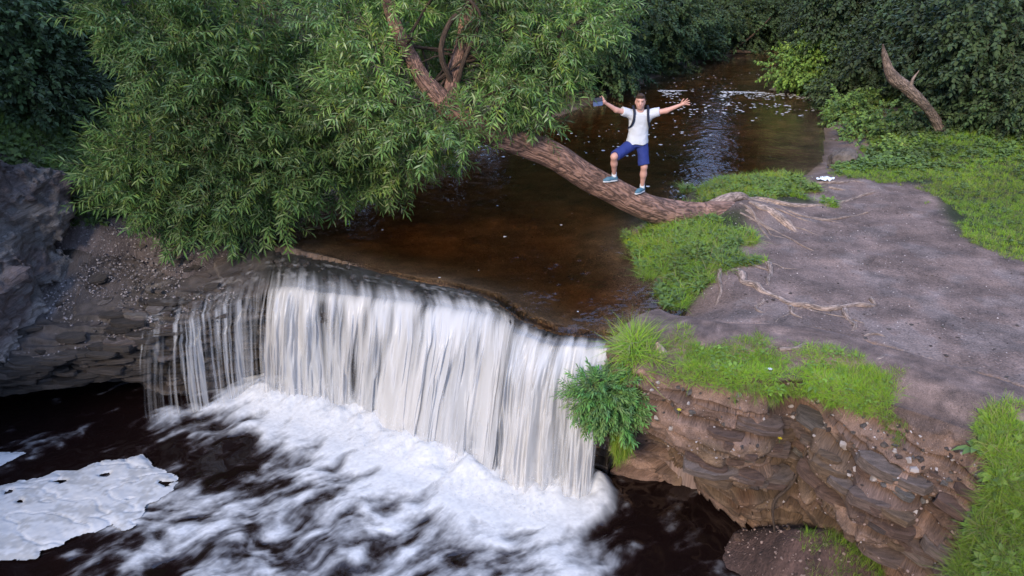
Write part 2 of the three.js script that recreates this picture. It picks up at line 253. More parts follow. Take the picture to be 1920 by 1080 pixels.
structure(mesh('ground', groundGeo, M.ground)).userData.label = 'bare trodden earth, banks and river bed';

// ------------------------------------------------------------ river
{
  const out = RIVER.map(([x, z], i) => { // pushed under the banks, kept along the crest
    if (i > 29 || i === 0) return [x, z];
    const a = RIVER[(i + RIVER.length - 1) % RIVER.length], b = RIVER[(i + 1) % RIVER.length], dx = b[0] - a[0], dz = b[1] - a[1], l = Math.hypot(dx, dz), k = i < 4 ? 0.25 : i > 27 ? 0.3 : 0.9; return [x - dz / l * k, z + dx / l * k]; });
  const s = new THREE.Shape(out.map(([x, z]) => new THREE.Vector2(x, -z)));
  const g = new THREE.ExtrudeGeometry(s, { depth: 0.9, bevelEnabled: false }); g.rotateX(-Math.PI / 2); g.translate(0, -0.9, 0);
  structure(mesh('river', g, M.river));
}

// ------------------------------------------------------------ layered rock
function strata(s, y, freq, dip, amp) { // outward offset of bedded, jointed rock
  const L = (y + dip * s) * freq + 0.5 * fbm(s * 0.7, y * 0.6, 4.2, 3), k = Math.floor(L), f = L - k, q = s * (0.9 + 0.8 * hash3(k, 3, 1)) + 9 * hash3(k, 1, 2), b = Math.floor(q), g = q - b;
  const w = lerp(hash3(k, b, 7), hash3(k, b + 1, 7), sstep(0.9, 1, g)), nx = lerp(hash3(k + 1, Math.floor(s * (0.9 + 0.8 * hash3(k + 1, 3, 1)) + 9 * hash3(k + 1, 1, 2)), 7), 0.5, 0.1);
  const joint = f < 0.3 ? -0.6 * (1 - f / 0.3) ** 1.5 : 0;
  return amp * (lerp(w, nx, sstep(0.88, 1, f)) - 0.5 + joint + 0.5 * fbm(s * 3, y * 7, k, 3));
}
function poly(P, t) { // piecewise-linear point list at arclength-free parameter t in 0..1
  const q = clamp(t) * (P.length - 1), i = Math.min(P.length - 2, Math.floor(q)), f = q - i; return P[i].map((v, k) => lerp(v, P[i + 1][k], f)); }
const ledgeRow = t => catmull(LEDGE, t);
function ledgeProfile(t) { // outward direction and profile points (x, y, z) from the cap down to below the pool
  const [cx, cz, ex, ez, ey] = ledgeRow(t), dx = cx - ex, dz = cz - ez, l = Math.hypot(dx, dz) || 1, nx = dx / l, nz = dz / l, fall = sstep(10.6, 9.6, t);
  const cy = lerp(ey + 0.62 * l + 0.02, -0.03, fall), u = sstep(13, 15, t), cap = lerp(cy + 0.02, -0.35, fall), at = (k, y) => [ex + nx * k, y, ez + nz * k];
  const ext = sstep(12, 15, t) * 1.0;
  return { nx, nz, P: [at(l + 0.5 + 1.1 * u, lerp(cy + 0.62 * (0.5 + 1.1 * u) - 0.1, -0.4, fall)), at(l + 0.2, lerp(cy + 0.124, -0.35, fall)), at(l, cy), at(l * 0.8, lerp(cy, cy - 0.02, fall) - 0.12 * l * (1 - fall)), at(l * 0.5, lerp(cy, ey, 0.45)), at(l * 0.25, lerp(cy, ey, 0.75)), at(0.06, ey - 0.01), at(0, ey - 0.1),
    at(0.05 + 0.1 * u, lerp(ey, -2.4, 0.25)), at(0.12, lerp(ey, -2.4, 0.45)), at(0.15 + 0.3 * u, lerp(ey, -2.4, 0.62)), at(0.2 + 0.95 * u, lerp(ey, -2.4, 0.72)), at(0.25 + 1.35 * u, -2.3), at(0.25 + 1.35 * u, -3.0)] };
}
{
  const nu = 520, nv = 230, tm = LEDGE.length - 1; let s = 0, last = null; const S = [];
  for (let i = 0; i < nu; i++) { const r = ledgeRow(i / (nu - 1) * tm); if (last) s += Math.hypot(r[2] - last[2], r[3] - last[3]); last = r; S.push(s); }
  const g = gridGeo(nu, nv, (i, j) => {
    const t = i / (nu - 1) * tm, { nx, nz, P } = ledgeProfile(t), q = j / (nv - 1), p = poly(P, q), wall = sstep(0.42, 0.55, q) , top = 1 - wall;
    const d = (strata(S[i], p[1], 7, -0.06, 0.3) + 0.12 * fbm(S[i] * 4, p[1] * 6, 2, 5)) * wall, lift = top * sstep(0.1, 0.2, q) * (0.06 * fbm(p[0] * 3.3, 1.7, p[2] * 3.3, 4)) * sstep(0, 0.03, q) + top * 0.04 * Math.floor(2.2 * fbm(p[0] * 1.4, 6, p[2] * 1.4, 2)) * sstep(10, 11.5, t);
    const tr = top * sstep(10.4, 11.6, t) * sstep(0.12, 0.2, q), fy = (p[1] + 0.1 * fbm(S[i] * 0.9, 3, p[2] * 0.9, 3)) / 0.11, ky = Math.floor(fy), ty = 0.11 * (sstep(0.62, 0.95, fy - ky) - (fy - ky)) + 0.035 * fbm(p[0] * 7, p[1] * 7, p[2] * 7, 3);
    return [p[0] - nx * d, p[1] + lift + tr * ty, p[2] - nz * d, S[i], q * 4.5];
  }, (i, j, x, y, z) => {
    const n = fbm(x * 2, y * 6, z * 2, 4), m = fbm(x * 1.1, y * 1.1 + 5, z * 1.1, 3), k = 0.17 + 0.12 * n, ps = sstep(0.2, 0.45, fbm(x * 1.5, y * 4, z * 1.5 + 3, 3)) * sstep(-1.7, -1.2, y) * sstep(-5.4, -6.8, x);
    let c = [k * 1.05, k * 0.88, k * 0.8]; if (m > 0.1) { const t = sstep(0.1, 0.4, m) * 0.5; c = [lerp(c[0], 0.12, t), lerp(c[1], 0.1, t), lerp(c[2], 0.065, t)]; }
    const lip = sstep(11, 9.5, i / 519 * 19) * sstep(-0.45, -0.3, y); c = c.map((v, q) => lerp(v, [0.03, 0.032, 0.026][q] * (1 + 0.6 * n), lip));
    return [lerp(c[0], 0.36, ps), lerp(c[1], 0.31, ps), lerp(c[2], 0.3, ps)];
  });
  const wall = thing('rock_ledge', 'wet dark layered rock ledge under and beside the waterfall', 'rock ledge', [0, 0, 0]);
  mesh('rock_face', g, M.wetRock, wall);
  for (let k = 0; k < 230; k++) { // loose plates along the dry left end
    const t = rr(12.6, 17.4), { nx, nz, P } = ledgeProfile(t), q = rnd() < 0.92 ? rr(0.46, 0.8) : rr(0.1, 0.42), p = poly(P, q), w = rr(0.14, 0.5);
    stone('rock_slab', slabGeos, rnd() < 0.25 && q < 0.5 ? stoneMats : darkStoneMats, wall, [p[0] - nx * w * 0.02, p[1] + 0.01, p[2] - nz * w * 0.02], [w * 1.4, rr(0.04, 0.11), w * rr(0.5, 0.8)], [rr(-0.12, 0.12), Math.atan2(nx, nz) + rr(-0.3, 0.3), rr(-0.1, 0.1)]);
  }
  for (let k = 0; k < 170; k++) { // dark boulders breaking the lip
    const t = rr(0.6, 9.8), { nx, nz, P } = ledgeProfile(t), p = poly(P, rr(0.2, 0.42)), w = rr(0.05, 0.16);
    stone('lip_stone', stoneGeos, darkStoneMats, wall, [p[0], p[1] + 0.01, p[2]], [w, w * rr(0.5, 0.8), w * rr(0.7, 1.1)], [rr(-0.3, 0.3), rr(0, 6), rr(-0.3, 0.3)]);
  }
}
const cliffRow = t => catmull(CLIFF, t);
function cliffFrame(t) { const a = cliffRow(Math.max(0, t - 0.15)), b = cliffRow(Math.min(CLIFF.length - 1, t + 0.15)), dx = b[0] - a[0], dz = b[1] - a[1], l = Math.hypot(dx, dz); return [-dz / l, dx / l]; }
function cliffPoint(t, y) { // a point on the undisplaced cliff face
  const r = cliffRow(t), [nx, nz] = cliffFrame(t); let i = 0; while (i < CLIFF_Y.length - 2 && y < CLIFF_Y[i + 1]) i++;
  const f = clamp((CLIFF_Y[i] - y) / (CLIFF_Y[i] - CLIFF_Y[i + 1])), o = catmull(CLIFF_Y.map((_, k) => [r[2 + k]]), i + f)[0]; return [r[0] + nx * o, y, r[1] + nz * o, nx, nz];
}
const cliffS = []; { let s = 0, l = null; for (let i = 0; i <= 500; i++) { const r = cliffRow(i / 500 * (CLIFF.length - 1)); if (l) s += Math.hypot(r[0] - l[0], r[1] - l[1]); l = r; cliffS.push(s); } }
const cliffLen = t => cliffS[Math.round(t / (CLIFF.length - 1) * 500)];
const cliff = thing('rock_cliff', 'brown layered earth and limestone cliff under the trodden bank', 'cliff', [0, 0, 0]);
function cliffOut(t, y) { const s = cliffLen(t), soil = sstep(-0.25, 0.05, y + 0.1 * fbm(s * 1.5, 1, 2, 2)), slope = sstep(8, 8.6, t); return lerp(strata(s, y, 4.4, 0.14, 0.3 + 0.16 * noise3(s * 0.8, y * 1.2, 3)), 0.12 * fbm(s * 4, y * 4, 1.5, 4), Math.max(soil, slope)) + 0.24 * fbm(s * 1.1, y * 1.4, 8, 4) + 0.07 * fbm(s * 7, y * 7, 5, 4); }
{
  const nu = 500, nv = 250, capN = 30;
  const g = gridGeo(nu, nv, (i, j) => {
    const t = i / (nu - 1) * (CLIFF.length - 1), s = cliffLen(t);
    if (j < capN) { const r = cliffRow(t), [nx, nz] = cliffFrame(t), q = j / capN, k = -1.35 * (1 - q), x = r[0] + nx * k, z = r[1] + nz * k, y = lerp(0.365, 0.16, sstep(0.55, 1, q)) - 0.3 * sstep(0.25, 0, q) + 0.05 * n2(x * 0.9, z * 0.9) + 0.03 * fbm(x * 4, 2, z * 4, 3) - 0.1 * sstep(1.0, 0.2, t); return [x, y, z, s, q * 1.3]; }
    const y = lerp(0.16, -2.9, (j - capN) / (nv - 1 - capN)), p = cliffPoint(t, y), d = cliffOut(t, y) * sstep(0.16, 0.05, y);
    return [p[0] + p[3] * d, y - 0.1 * sstep(1.0, 0.2, t) * sstep(-0.3, 0.16, y) + 0.05 * n2(p[0] * 0.9, p[2] * 0.9) * sstep(0, 0.16, y), p[2] + p[4] * d, s, 1.3 + 0.16 - y];
  }, (i, j, x, y, z) => {
    const t = i / (nu - 1) * (CLIFF.length - 1), s = cliffLen(t), n = fbm(x * 2.5, y * 2.5, z * 2.5, 4), L = Math.floor((y + 0.14 * s) * 4.4 + 0.5 * fbm(s * 0.7, y * 0.6, 4.2, 3)), h = hash3(L, 5, 5);
    if (y > 0.04) { const e = sstep(-0.7, -0.95, sdPoly(LOWER, x, z) + 0.2 * n); return [lerp(0.48, 0.32, e) + 0.1 * n, lerp(0.342, 0.22, e) + 0.075 * n, lerp(0.29, 0.18, e) + 0.065 * n]; }
    let c = [0.36 + 0.17 * h + 0.25 * n, 0.225 + 0.12 * h + 0.17 * n, 0.165 + 0.09 * h + 0.14 * n];
    const rust = sstep(0.25, 0.05, Math.abs(t - 2.95 + 0.15 * n)) * sstep(-0.9, -1.5, y) * sstep(-2.2, -1.8, y); c = [lerp(c[0], 0.22, rust), lerp(c[1], 0.075, rust), lerp(c[2], 0.045, rust)];
    const och = sstep(0.1, 0.35, fbm(s * 0.9, y * 1.5 + 3, 1, 3)); c = [lerp(c[0], 0.3, och * 0.5), lerp(c[1], 0.21, och * 0.5), lerp(c[2], 0.11, och * 0.5)];
    return c;
  });
  mesh('rock_face', g, M.rock, cliff);
  const soilMats = redStoneMats, paleMats = stoneMats.concat([plain(0.36, 0.31, 0.28, 0.95), plain(0.33, 0.28, 0.25, 0.95)]);
  for (let k = 0; k < 85; k++) { // bedded slabs standing proud of the face
    const t = rr(2.1, 7.6), y = rr(-0.35, t > 5 && t < 7.6 ? -1.35 : -1.25), p = cliffPoint(t, y), d = cliffOut(t, y), w = rnd() < 0.5 ? rr(0.3, 0.75) : rr(0.1, 0.3), a = Math.atan2(p[3], p[4]);
    stone('rock_slab', slabGeos, rnd() < 0.12 ? stoneMats : soilMats, cliff, [p[0] + p[3] * (d - w * 0.14), y, p[2] + p[4] * (d - w * 0.14)], [w, rr(0.05, 0.15), w * 0.55], [rr(-0.08, 0.08), a + rr(-0.2, 0.2), -0.16 + rr(-0.08, 0.08)]);
  }
  for (let k = 0; k < 230; k++) { // stones in the soil of the jutting block and under the turf
    const t = rnd() < 0.65 ? rr(5.1, 7.9) : rr(1.2, 5), y = t > 5 ? rr(-0.75, -0.02) : rr(-0.6, -0.05), p = cliffPoint(t, y), d = cliffOut(t, y), w = rr(0.025, 0.1) * (rnd() < 0.12 ? 1.5 : 1);
    stone('stone', stoneGeos, paleMats, cliff, [p[0] + p[3] * d, y + 0.005, p[2] + p[4] * d], [w, w * rr(0.6, 0.9), w], [rr(0, 3), rr(0, 6), rr(0, 3)]);
  }
}
// fallen earth at the cliff's foot
const heapH = (x, z) => { const a = (x - 3.75) * 0.8 + (z + 7.05) * 0.6, b = -(x - 3.75) * 0.6 + (z + 7.05) * 0.8; return -2.95 + 1.25 * Math.exp(-(a * a / 1.1 + b * b / 0.55)) + 0.5 * Math.exp(-((x - 4.6) ** 2 / 0.8 + (z + 6.2) ** 2 / 0.8)) + 0.22 * fbm(x * 2.2, 4, z * 2.2, 5); };
{
  const heap = thing('earth_heap', 'heap of fallen reddish earth at the foot of the cliff', 'earth heap', [0, 0, 0]);
  const g = gridGeo(120, 110, (i, j) => { const x = 1.9 + i * 0.034, z = -8.9 + j * 0.034; return [x, heapH(x, z), z, x, z]; }, (i, j, x, y, z) => { const n = fbm(x * 2, 3, z * 2, 4); return [0.2 + 0.07 * n, 0.12 + 0.045 * n, 0.1 + 0.04 * n]; });
  mesh('earth', g, M.ground, heap);
  for (let k = 0; k < 90; k++) { const x = rr(2.6, 5.3), z = rr(-8, -5.9), y = heapH(x, z); if (y < -2.45) continue; const w = rr(0.02, 0.08) * (rnd() < 0.15 ? 2 : 1); stone('stone', stoneGeos, redStoneMats, heap, [x, y, z], [w, w * 0.7, w], [rr(0, 3), rr(0, 6), 0]); }
}
// grey outcrop on the left slope
{
  const box = (x, y, z, cx, cy, cz, a, b, c, ry, rx) => { x -= cx; y -= cy; z -= cz; let s = Math.sin(ry), o = Math.cos(ry), q = x * o + z * s; z = -x * s + z * o; x = q; s = Math.sin(rx); o = Math.cos(rx); q = y * o + z * s; z = -y * s + z * o; y = q; const dx = Math.abs(x) - a, dy = Math.abs(y) - b, dz = Math.abs(z) - c; return Math.hypot(Math.max(dx, 0), Math.max(dy, 0), Math.max(dz, 0)) + Math.min(0, Math.max(dx, dy, dz)) - 0.12; };
  const smin = (a, b, k) => { const h = clamp(0.5 + 0.5 * (b - a) / k); return lerp(b, a, h) - k * h * (1 - h); };
  const ridge = (x, y, z) => { const a = 1 - Math.abs(noise3(x * 1.1, y * 1.4, z * 1.1)); return a * a; };
  const sdf = (x, y, z) => {
    let d = box(x, y, z, -9.45, 0.35, -11.95, 1.0, 1.45, 0.9, 0.55, -0.45);
    d = smin(d, box(x, y, z, -9.3, -0.7, -11.05, 0.95, 0.55, 0.45, 0.4, -0.2), 0.08);
    d = smin(d, box(x, y, z, -8.35, -0.05, -12.2, 0.3, 0.28, 0.3, 0.5, -0.15), 0.06);
    d = smin(d, box(x, y, z, -8.75, -0.55, -11.35, 0.4, 0.5, 0.35, 0.8, 0.2), 0.1);
    d = smin(d, box(x, y, z, -10.6, 1.1, -12.6, 0.9, 1.6, 1, 0.2, -0.3), 0.2);
    return d - 0.4 * fbm(x * 1.2, y * 1.1, z * 1.2, 6) + 0.12 * Math.abs(noise3(x * 2.2, y * 2.2, z * 2.2)) - 0.05 * Math.floor(4 * fbm(x * 1.7, y * 2.6, z * 1.7, 3)) - 0.13 * fbm(x * 7, y * 7, z * 7, 4) + 0.03;
  };
  const g = planarUV(surfaceNets(sdf, [-11.2, -1.9, -13.9], [-7.3, 2.9, -10.1], 0.03));
  paint(g, (x, y, z) => { const n = fbm(x * 2, y * 2, z * 2, 4), m = sstep(0.05, 0.3, fbm(x * 1.2 + 4, y * 1.2, z * 1.2, 3)), l = sstep(0.22, 0.35, fbm(x * 5, y * 5, z * 5, 3)) * 0.5, k = 0.43 + 0.28 * n; let c = [k * 1.05, k * 0.95, k * 0.87]; { const e = Math.max(m, sstep(0.1, 0.5, 0.3 * y + 0.9 * fbm(x * 1.7, y * 1.7, z * 1.7, 4))); c = [lerp(c[0], 0.27, e * 0.8), lerp(c[1], 0.2, e * 0.8), lerp(c[2], 0.19, e * 0.8)]; }; return c.map((v, q) => lerp(v, [0.42, 0.41, 0.4][q], l)); });
  const o = thing('rock_outcrop', 'pale grey rugged rock outcrop on the slope left of the waterfall', 'rock', [-9.3, -1.3, -11.8]); g.translate(9.3, 1.3, 11.8);
  mesh('rock_face', g, M.crag, o);
  const scree = thing('scree', 'scatter of pale flat stones on the slope beside the grey outcrop', 'loose stones', [-6.8, H(-6.8, -11.9), -11.9]);
  const topH = (x, z) => landH(x, z, sdPoly(RIVER, x, z)), by = H(-6.8, -11.9);
  for (let k = 0; k < 330; k++) {
    const x = rr(-8.3, -4.9), z = edgeZ(x) - rr(0.15, 1) * rr(0.3, 2.2), big = rnd() < 0.12, w = big ? rr(0.12, 0.4) : rr(0.02, 0.08), y = topH(x, z); if (Math.hypot(x + 5, z + 12.3) < 0.25) continue;
    stone(big ? 'rock_slab' : 'stone', big ? slabGeos : stoneGeos, rnd() < 0.5 ? stoneMats : darkStoneMats, scree, [x + 6.8, y - by + 0.01, z + 11.9], big ? [w, rr(0.03, 0.07), w * rr(0.35, 0.7)] : [w, w * 0.6, w], [0.3 + rr(-0.2, 0.2), rr(-0.5, 0.5), rr(-0.15, 0.15)]);
    if (k === 299) break;
  }
}

// ------------------------------------------------------------ waterfall
const fallBase = [];
{
  const T0 = 0.15, T1 = 13.2, NU = 900, NV = 90, W = 2048, Hh = 1024;
  // how full the fall is along its length (right to left)
  const full = t => table([[0, 0.55], [0.4, 0.9], [3, 0.95], [5, 1], [8, 0.95], [8.8, 0.75], [9.4, 0.62], [10.1, 0.54], [10.7, 0.44], [11, 0.38], [11.4, 0.46], [11.9, 0.42], [12.4, 0.24], [12.9, 0.4], [13.2, 0.15]], t);
  const streak = (u, v, k) => lerp(bulk(u, v, k), 0.5 + 0.75 * tileNoise(u + 0.004 * Math.sin(v * 5), v * 0.004 + 0.2 * k, 160, 2, 160 + k) + 0.5 * tileNoise(u, v * 0.02, 64, 2, 170 + k), sstep(8.8, 10.2, lerp(T0, T1, u)));
  const bulk = (u, v, k) => 0.5 + 0.6 * tileNoise(u, v * 0.04 + 0.11 * k, 64, 2, 60 + k) + 0.24 * tileNoise(u, v * 0.02 + 0.3, 256, 2, 70 + k) + 0.95 * tileNoise(u, v * 0.06, 26, 2, 80 + k);
  function veil(k, out, dens, white) {
    const alpha = canvasData(W, Hh, (u, v) => { // v = 0 at the crest, 1 at the pool
      const t = lerp(T0, T1, u), f = full(t), s = streak(u, v, k), cut = lerp(0.74, 0.1, f) - 0.25 * (dens - 0.5), top = sstep(0.12, 0.28, v + 0.06 * tileNoise(u, 0.3, 96, 2, 33)), run = 0.5 + 0.6 * tileNoise(u, v, 48, 3, 90 + k);
      let a = sstep(cut, cut + lerp(0.35, 0.6, f), s) * lerp(0.5, 1, f) * dens * (k ? 1 - 0.75 * sstep(9.4, 10.4, t) : 1);
      const lip = sstep(0.6, 1.0, run) * 0.22 * sstep(0.04, 0.1, v) * sstep(1.5, 4, t) ; // broken white runs on the lip
      a = lerp(Math.max(lip, a * 0.02), a, top); a *= sstep(0, 0.02, v); a = Math.max(a, 0) * sstep(0, 0.008, u) * sstep(1, 0.995, u);
      return [a, a, a];
    }, false, false);
    const g = gridGeo(NU, NV, (i, j) => {
      const u = i / (NU - 1), v = j / (NV - 1), t = lerp(T0, T1, u), { nx, nz, P } = ledgeProfile(t), [cx, cz, ex, ez, ey, bx, bz] = ledgeRow(t), sN = tileNoise(u, v * 0.03, 64, 3, 60 + k), s2 = tileNoise(u, v * 0.02 + 0.3, 256, 2, 70 + k);
      let x, y, z; const vt = 0.2;
      if (v < vt) { const q = v / vt; x = lerp(cx, ex, q); z = lerp(cz, ez, q); const cy = P[2][1]; y = lerp(cy + 0.03, ey + 0.05, q) + 0.02 * fbm(x * 5, 1, z * 5, 3) + 0.05 * Math.sin(q * Math.PI) + out * 0.25; }
      else { const q = (v - vt) / (1 - vt), left = sstep(8.5, 10.5, t), stepN = left * 0.07 * sstep(0.35, 0.4, q + 0.25 * noise3(t * 3, 1, 1)) * (0.5 + 0.5 * noise3(t * 2.3, 8, 1)), dx = bx - ex, dz = bz - ez, h = Math.pow(q, 0.8); const len = Math.hypot(dx, dz) || 1, ux = -nx, uz = -nz;
        x = lerp(ex, bx, h) + ux * (stepN + 0.06 + out * sstep(0, 0.3, q)); z = lerp(ez, bz, h) + uz * (stepN + 0.06 + out * sstep(0, 0.3, q)); y = lerp(ey + 0.05 + out * 0.25, POOL - 0.03, Math.pow(q, 1.25)); const am = sstep(0, 0.3, q); const thin = sstep(10.6, 9, t), fo = am * (0.24 * thin * sN + 0.03 * s2 + thin * 0.24 * tileNoise(u, v * 0.05, 24, 2, 80 + k)); x += ux * fo; z += uz * fo; }
      return [x, y, z, u, v];
    });
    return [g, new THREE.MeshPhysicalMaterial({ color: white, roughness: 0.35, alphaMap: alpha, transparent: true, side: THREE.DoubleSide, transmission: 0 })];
  }
  const fall = thing('waterfall', 'white silky curtain of water falling over the curved rock ledge', 'waterfall', [0, 0, 0]);
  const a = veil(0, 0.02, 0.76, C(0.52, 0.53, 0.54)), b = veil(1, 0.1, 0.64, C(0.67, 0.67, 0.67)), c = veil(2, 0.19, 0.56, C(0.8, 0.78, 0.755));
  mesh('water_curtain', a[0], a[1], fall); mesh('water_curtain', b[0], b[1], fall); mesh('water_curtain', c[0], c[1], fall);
  for (let i = 0; i <= 60; i++) { const r = ledgeRow(lerp(0.2, 13, i / 60)); fallBase.push([r[5], r[6]]); }
}

// ------------------------------------------------------------ pool with foam
function dPath(P, x, z) { let d = 1e9; for (let i = 1; i < P.length; i++) { const ex = P[i][0] - P[i - 1][0], ez = P[i][1] - P[i - 1][1], wx = x - P[i - 1][0], wz = z - P[i - 1][1], t = clamp((wx * ex + wz * ez) / (ex * ex + ez * ez)); d = Math.min(d, Math.hypot(wx - ex * t, wz - ez * t)); } return d; }
const mainBase = fallBase.slice(0, 44);
function foamField(x, z) { // 0 clear water .. 1 thick foam
  const d = dPath(mainBase, x, z), d2 = dPath(fallBase.slice(40), x, z);
  const a = x * -0.86 + z * 0.5, b = x * 0.5 + z * 0.86; // along and across the outflow
  const w = 0.3 * fbm(x * 1.3, 2, z * 1.3, 3), n = fbm((a + w) * 2.7, 5, (b + w) * 5.6, 5), n1 = fbm((a + w) * 0.5, 8, (b - w) * 0.9, 3);
  const right = sstep(1.35, 0.5, x - 0.75 * sstep(1.0, 0.1, d) + 0.35 * (z + 8) * -0.6 + 0.25 * n), left = sstep(-6.2, -4.2, x + (z + 8.5) * 0.35), near = sstep(1.5, 0.15, d);
  let c = lerp(0.05, 1.0 - 0.12 * d, right * lerp(0.5, 1, left)) + 0.6 * near * right + 0.35 * sstep(0.35, 0.05, d2) + 0.28 * n1;
  c -= 0.5 * Math.exp(-((x + 4.6) ** 2 / 0.9 + (z + 9.3) ** 2 / 0.5)) + 0.35 * sstep(-5.6, -6.4, x);
  return clamp(c + 0.85 * n + 0.2 * fbm(x * 9, 4, z * 9, 2) - 0.14 + 0.2 * near * right);
}
{
  const x0 = -13, x1 = 5, z0 = -11.8, z1 = -4.4, W = 2048, Hh = 1024, F = new Float32Array(W * Hh);
  for (let j = 0; j < Hh; j++) for (let i = 0; i < W; i++) F[j * W + i] = foamField(lerp(x0, x1, (i + 0.5) / W), lerp(z0, z1, (j + 0.5) / Hh));
  const thick = (i, j) => F[j * W + i];
  const map = canvasData(W, Hh, (u, v, i, j) => { const f = thick(i, j), x = lerp(x0, x1, u), g = sstep(0.0, 0.6, f), t = sstep(0.24, 1.12, f), k = 0.06 * tileNoise(u * 6 % 1, v * 3 % 1, 64, 2, 101), film = [0.4, 0.4, 0.405], wht = [0.83, 0.83, 0.83], wat = [0.09, 0.052, 0.05];
    return [0, 1, 2].map(q => lerp(lerp(wat[q], film[q], g), wht[q], t) + k * g); }, true, false);
  const rough = canvasData(W, Hh, (u, v, i, j) => { const g = 0.06 + 0.75 * sstep(0.1, 0.6, thick(i, j)); return [g, g, g]; }, false, false);
  const nu = 620, nv = 260;
  const at = (x, z) => { const i = clamp(Math.round((x - x0) / (x1 - x0) * W - 0.5), 0, W - 1), j = clamp(Math.round((z - z0) / (z1 - z0) * Hh - 0.5), 0, Hh - 1); return F[j * W + i]; };
  const g = gridGeo(nu, nv, (i, j) => { const u = i / (nu - 1), v = j / (nv - 1), x = lerp(x0, x1, u), z = lerp(z0, z1, v), d = dPath(mainBase, x, z), am = 0.35 + sstep(2.5, 0, d), f = at(x, z);
    const q = (at(x + 0.05, z) + at(x - 0.05, z) + at(x, z + 0.05) + at(x, z - 0.05) + f) / 5;
    return [x, POOL + 0.16 * q * am * 0.7 + 0.26 * sstep(0.75, 0, d) * (0.6 + 0.7 * fbm(x * 3, 1, z * 3, 3)) * sstep(1.75, 1.2, x) + 0.03 * fbm(x * 2, 3, z * 2, 3), z, u, v]; });
  structure(mesh('pool', g, new THREE.MeshPhysicalMaterial({ map, roughnessMap: rough, roughness: 1, bumpMap: map, bumpScale: 0.02 })));
}
// water beyond the frame downstream
structure(mesh('stream', gridGeo(40, 40, (i, j) => [-13 + i * 0.55, POOL - 0.02, -4.45 + j * 1.5, i, j]), plain(0.02, 0.014, 0.012, 0.1)));
// floating foam rafts
function raft(out, h, label, px, pz) {
  const inside = (x, z) => -sdPoly(out, x, z), xs = out.map(p => p[0]), zs = out.map(p => p[1]), a = Math.min(...xs) - 0.1, b = Math.max(...xs) + 0.1, c = Math.min(...zs) - 0.1, e = Math.max(...zs) + 0.1, nu = Math.round((b - a) / 0.02), nv = Math.round((e - c) / 0.02), keep = [];
  const g = gridGeo(nu, nv, (i, j) => { const x = lerp(a, b, i / (nu - 1)), z = lerp(c, e, j / (nv - 1)), d = inside(x, z) + 0.28 * fbm(x * 2.5, 1, z * 2.5, 6) - 0.5 * sstep(0.3, 0.42, fbm(x * 3.2, 12, z * 5, 4)) - 0.05; const r = Math.abs(fbm(x * 1.1, 6, z * 2.2, 3)); keep.push(d); return [x - px, -0.03 + h * Math.sqrt(clamp(d / 0.14)) * (0.8 + 0.8 * fbm(x * 2.2, 4, z * 2.2, 5) + 0.25 * fbm(x * 16, 4, z * 16, 3)) - 0.02 * sstep(0.03, 0, r), z - pz, x, z]; },
    (i, j, x, y, z) => { const n = fbm(x * 3, 1, z * 5, 5), m = fbm(x * 20, 2, z * 20, 2), t = sstep(-0.1, 0.4, n * 0.9 + m * 0.5); return [lerp(0.54, 0.36, t) + 0.1 * n, lerp(0.54, 0.355, t) + 0.1 * n, lerp(0.54, 0.345, t) + 0.1 * n]; });
  const idx = [], src = g.index.array; for (let k = 0; k < src.length; k += 3) if (keep[src[k]] > -0.02 || keep[src[k + 1]] > -0.02 || keep[src[k + 2]] > -0.02) idx.push(src[k], src[k + 1], src[k + 2]);
  g.setIndex(idx); g.computeVertexNormals(); const m = mesh('foam_raft', g, new THREE.MeshStandardMaterial({ vertexColors: true, roughness: 0.9 })); m.position.set(px, POOL + 0.06, pz); return tag(m, label, 'foam', 'rafts of floating foam');
}
raft([[-8.3, -8.35], [-7.69, -8.7], [-7.1, -9.03], [-6.5, -9.3], [-5.95, -9.5], [-5.55, -9.25], [-5.15, -9.05], [-5.05, -8.6], [-5.3, -8.2], [-5.35, -7.8], [-5.9, -7.7], [-6.5, -7.35], [-7.5, -7.2], [-8.4, -7.5]], 0.035, 'large raft of pale blue white foam drifting below the waterfall', -6.8, -8.4);
raft([[-9.4, -9.5], [-8.3, -9.62], [-7.85, -9.52], [-8.1, -9.1], [-9.0, -8.9], [-9.5, -9.1]], 0.03, 'small raft of pale foam drifting against the dark water near the rock ledge', -8.6, -9.3);
// ------------------------------------------------------------ leaves, sprigs, grass
function leafVerts(out, p, dir, up, l, w, droop, col, shade) { // a folded, bent leaf of six triangles
  const s = V().crossVectors(dir, up).normalize(), n = V().crossVectors(s, dir).normalize(), P = (a, b, c) => V(p.x + dir.x * a * l + s.x * b * w + n.x * c * l, p.y + dir.y * a * l + s.y * b * w + n.y * c * l - droop * l * a * a, p.z + dir.z * a * l + s.z * b * w + n.z * c * l);
  const b0 = P(0, 0, 0), l1 = P(0.38, -0.5, 0.035), r1 = P(0.38, 0.5, 0.035), m1 = P(0.38, 0, -0.01), l2 = P(0.72, -0.34, 0.02), r2 = P(0.72, 0.34, 0.02), m2 = P(0.72, 0, -0.02), t = P(1, 0, -0.02);
  for (const [a, b, c] of [[b0, m1, l1], [b0, r1, m1], [l1, m1, l2], [m1, m2, l2], [m1, r1, m2], [r1, r2, m2], [l2, m2, t], [m2, r2, t]]) { for (const q of [a, b, c]) { out.pos.push(q.x, q.y, q.z); out.col.push(col[0] * shade, col[1] * shade, col[2] * shade); } }
}
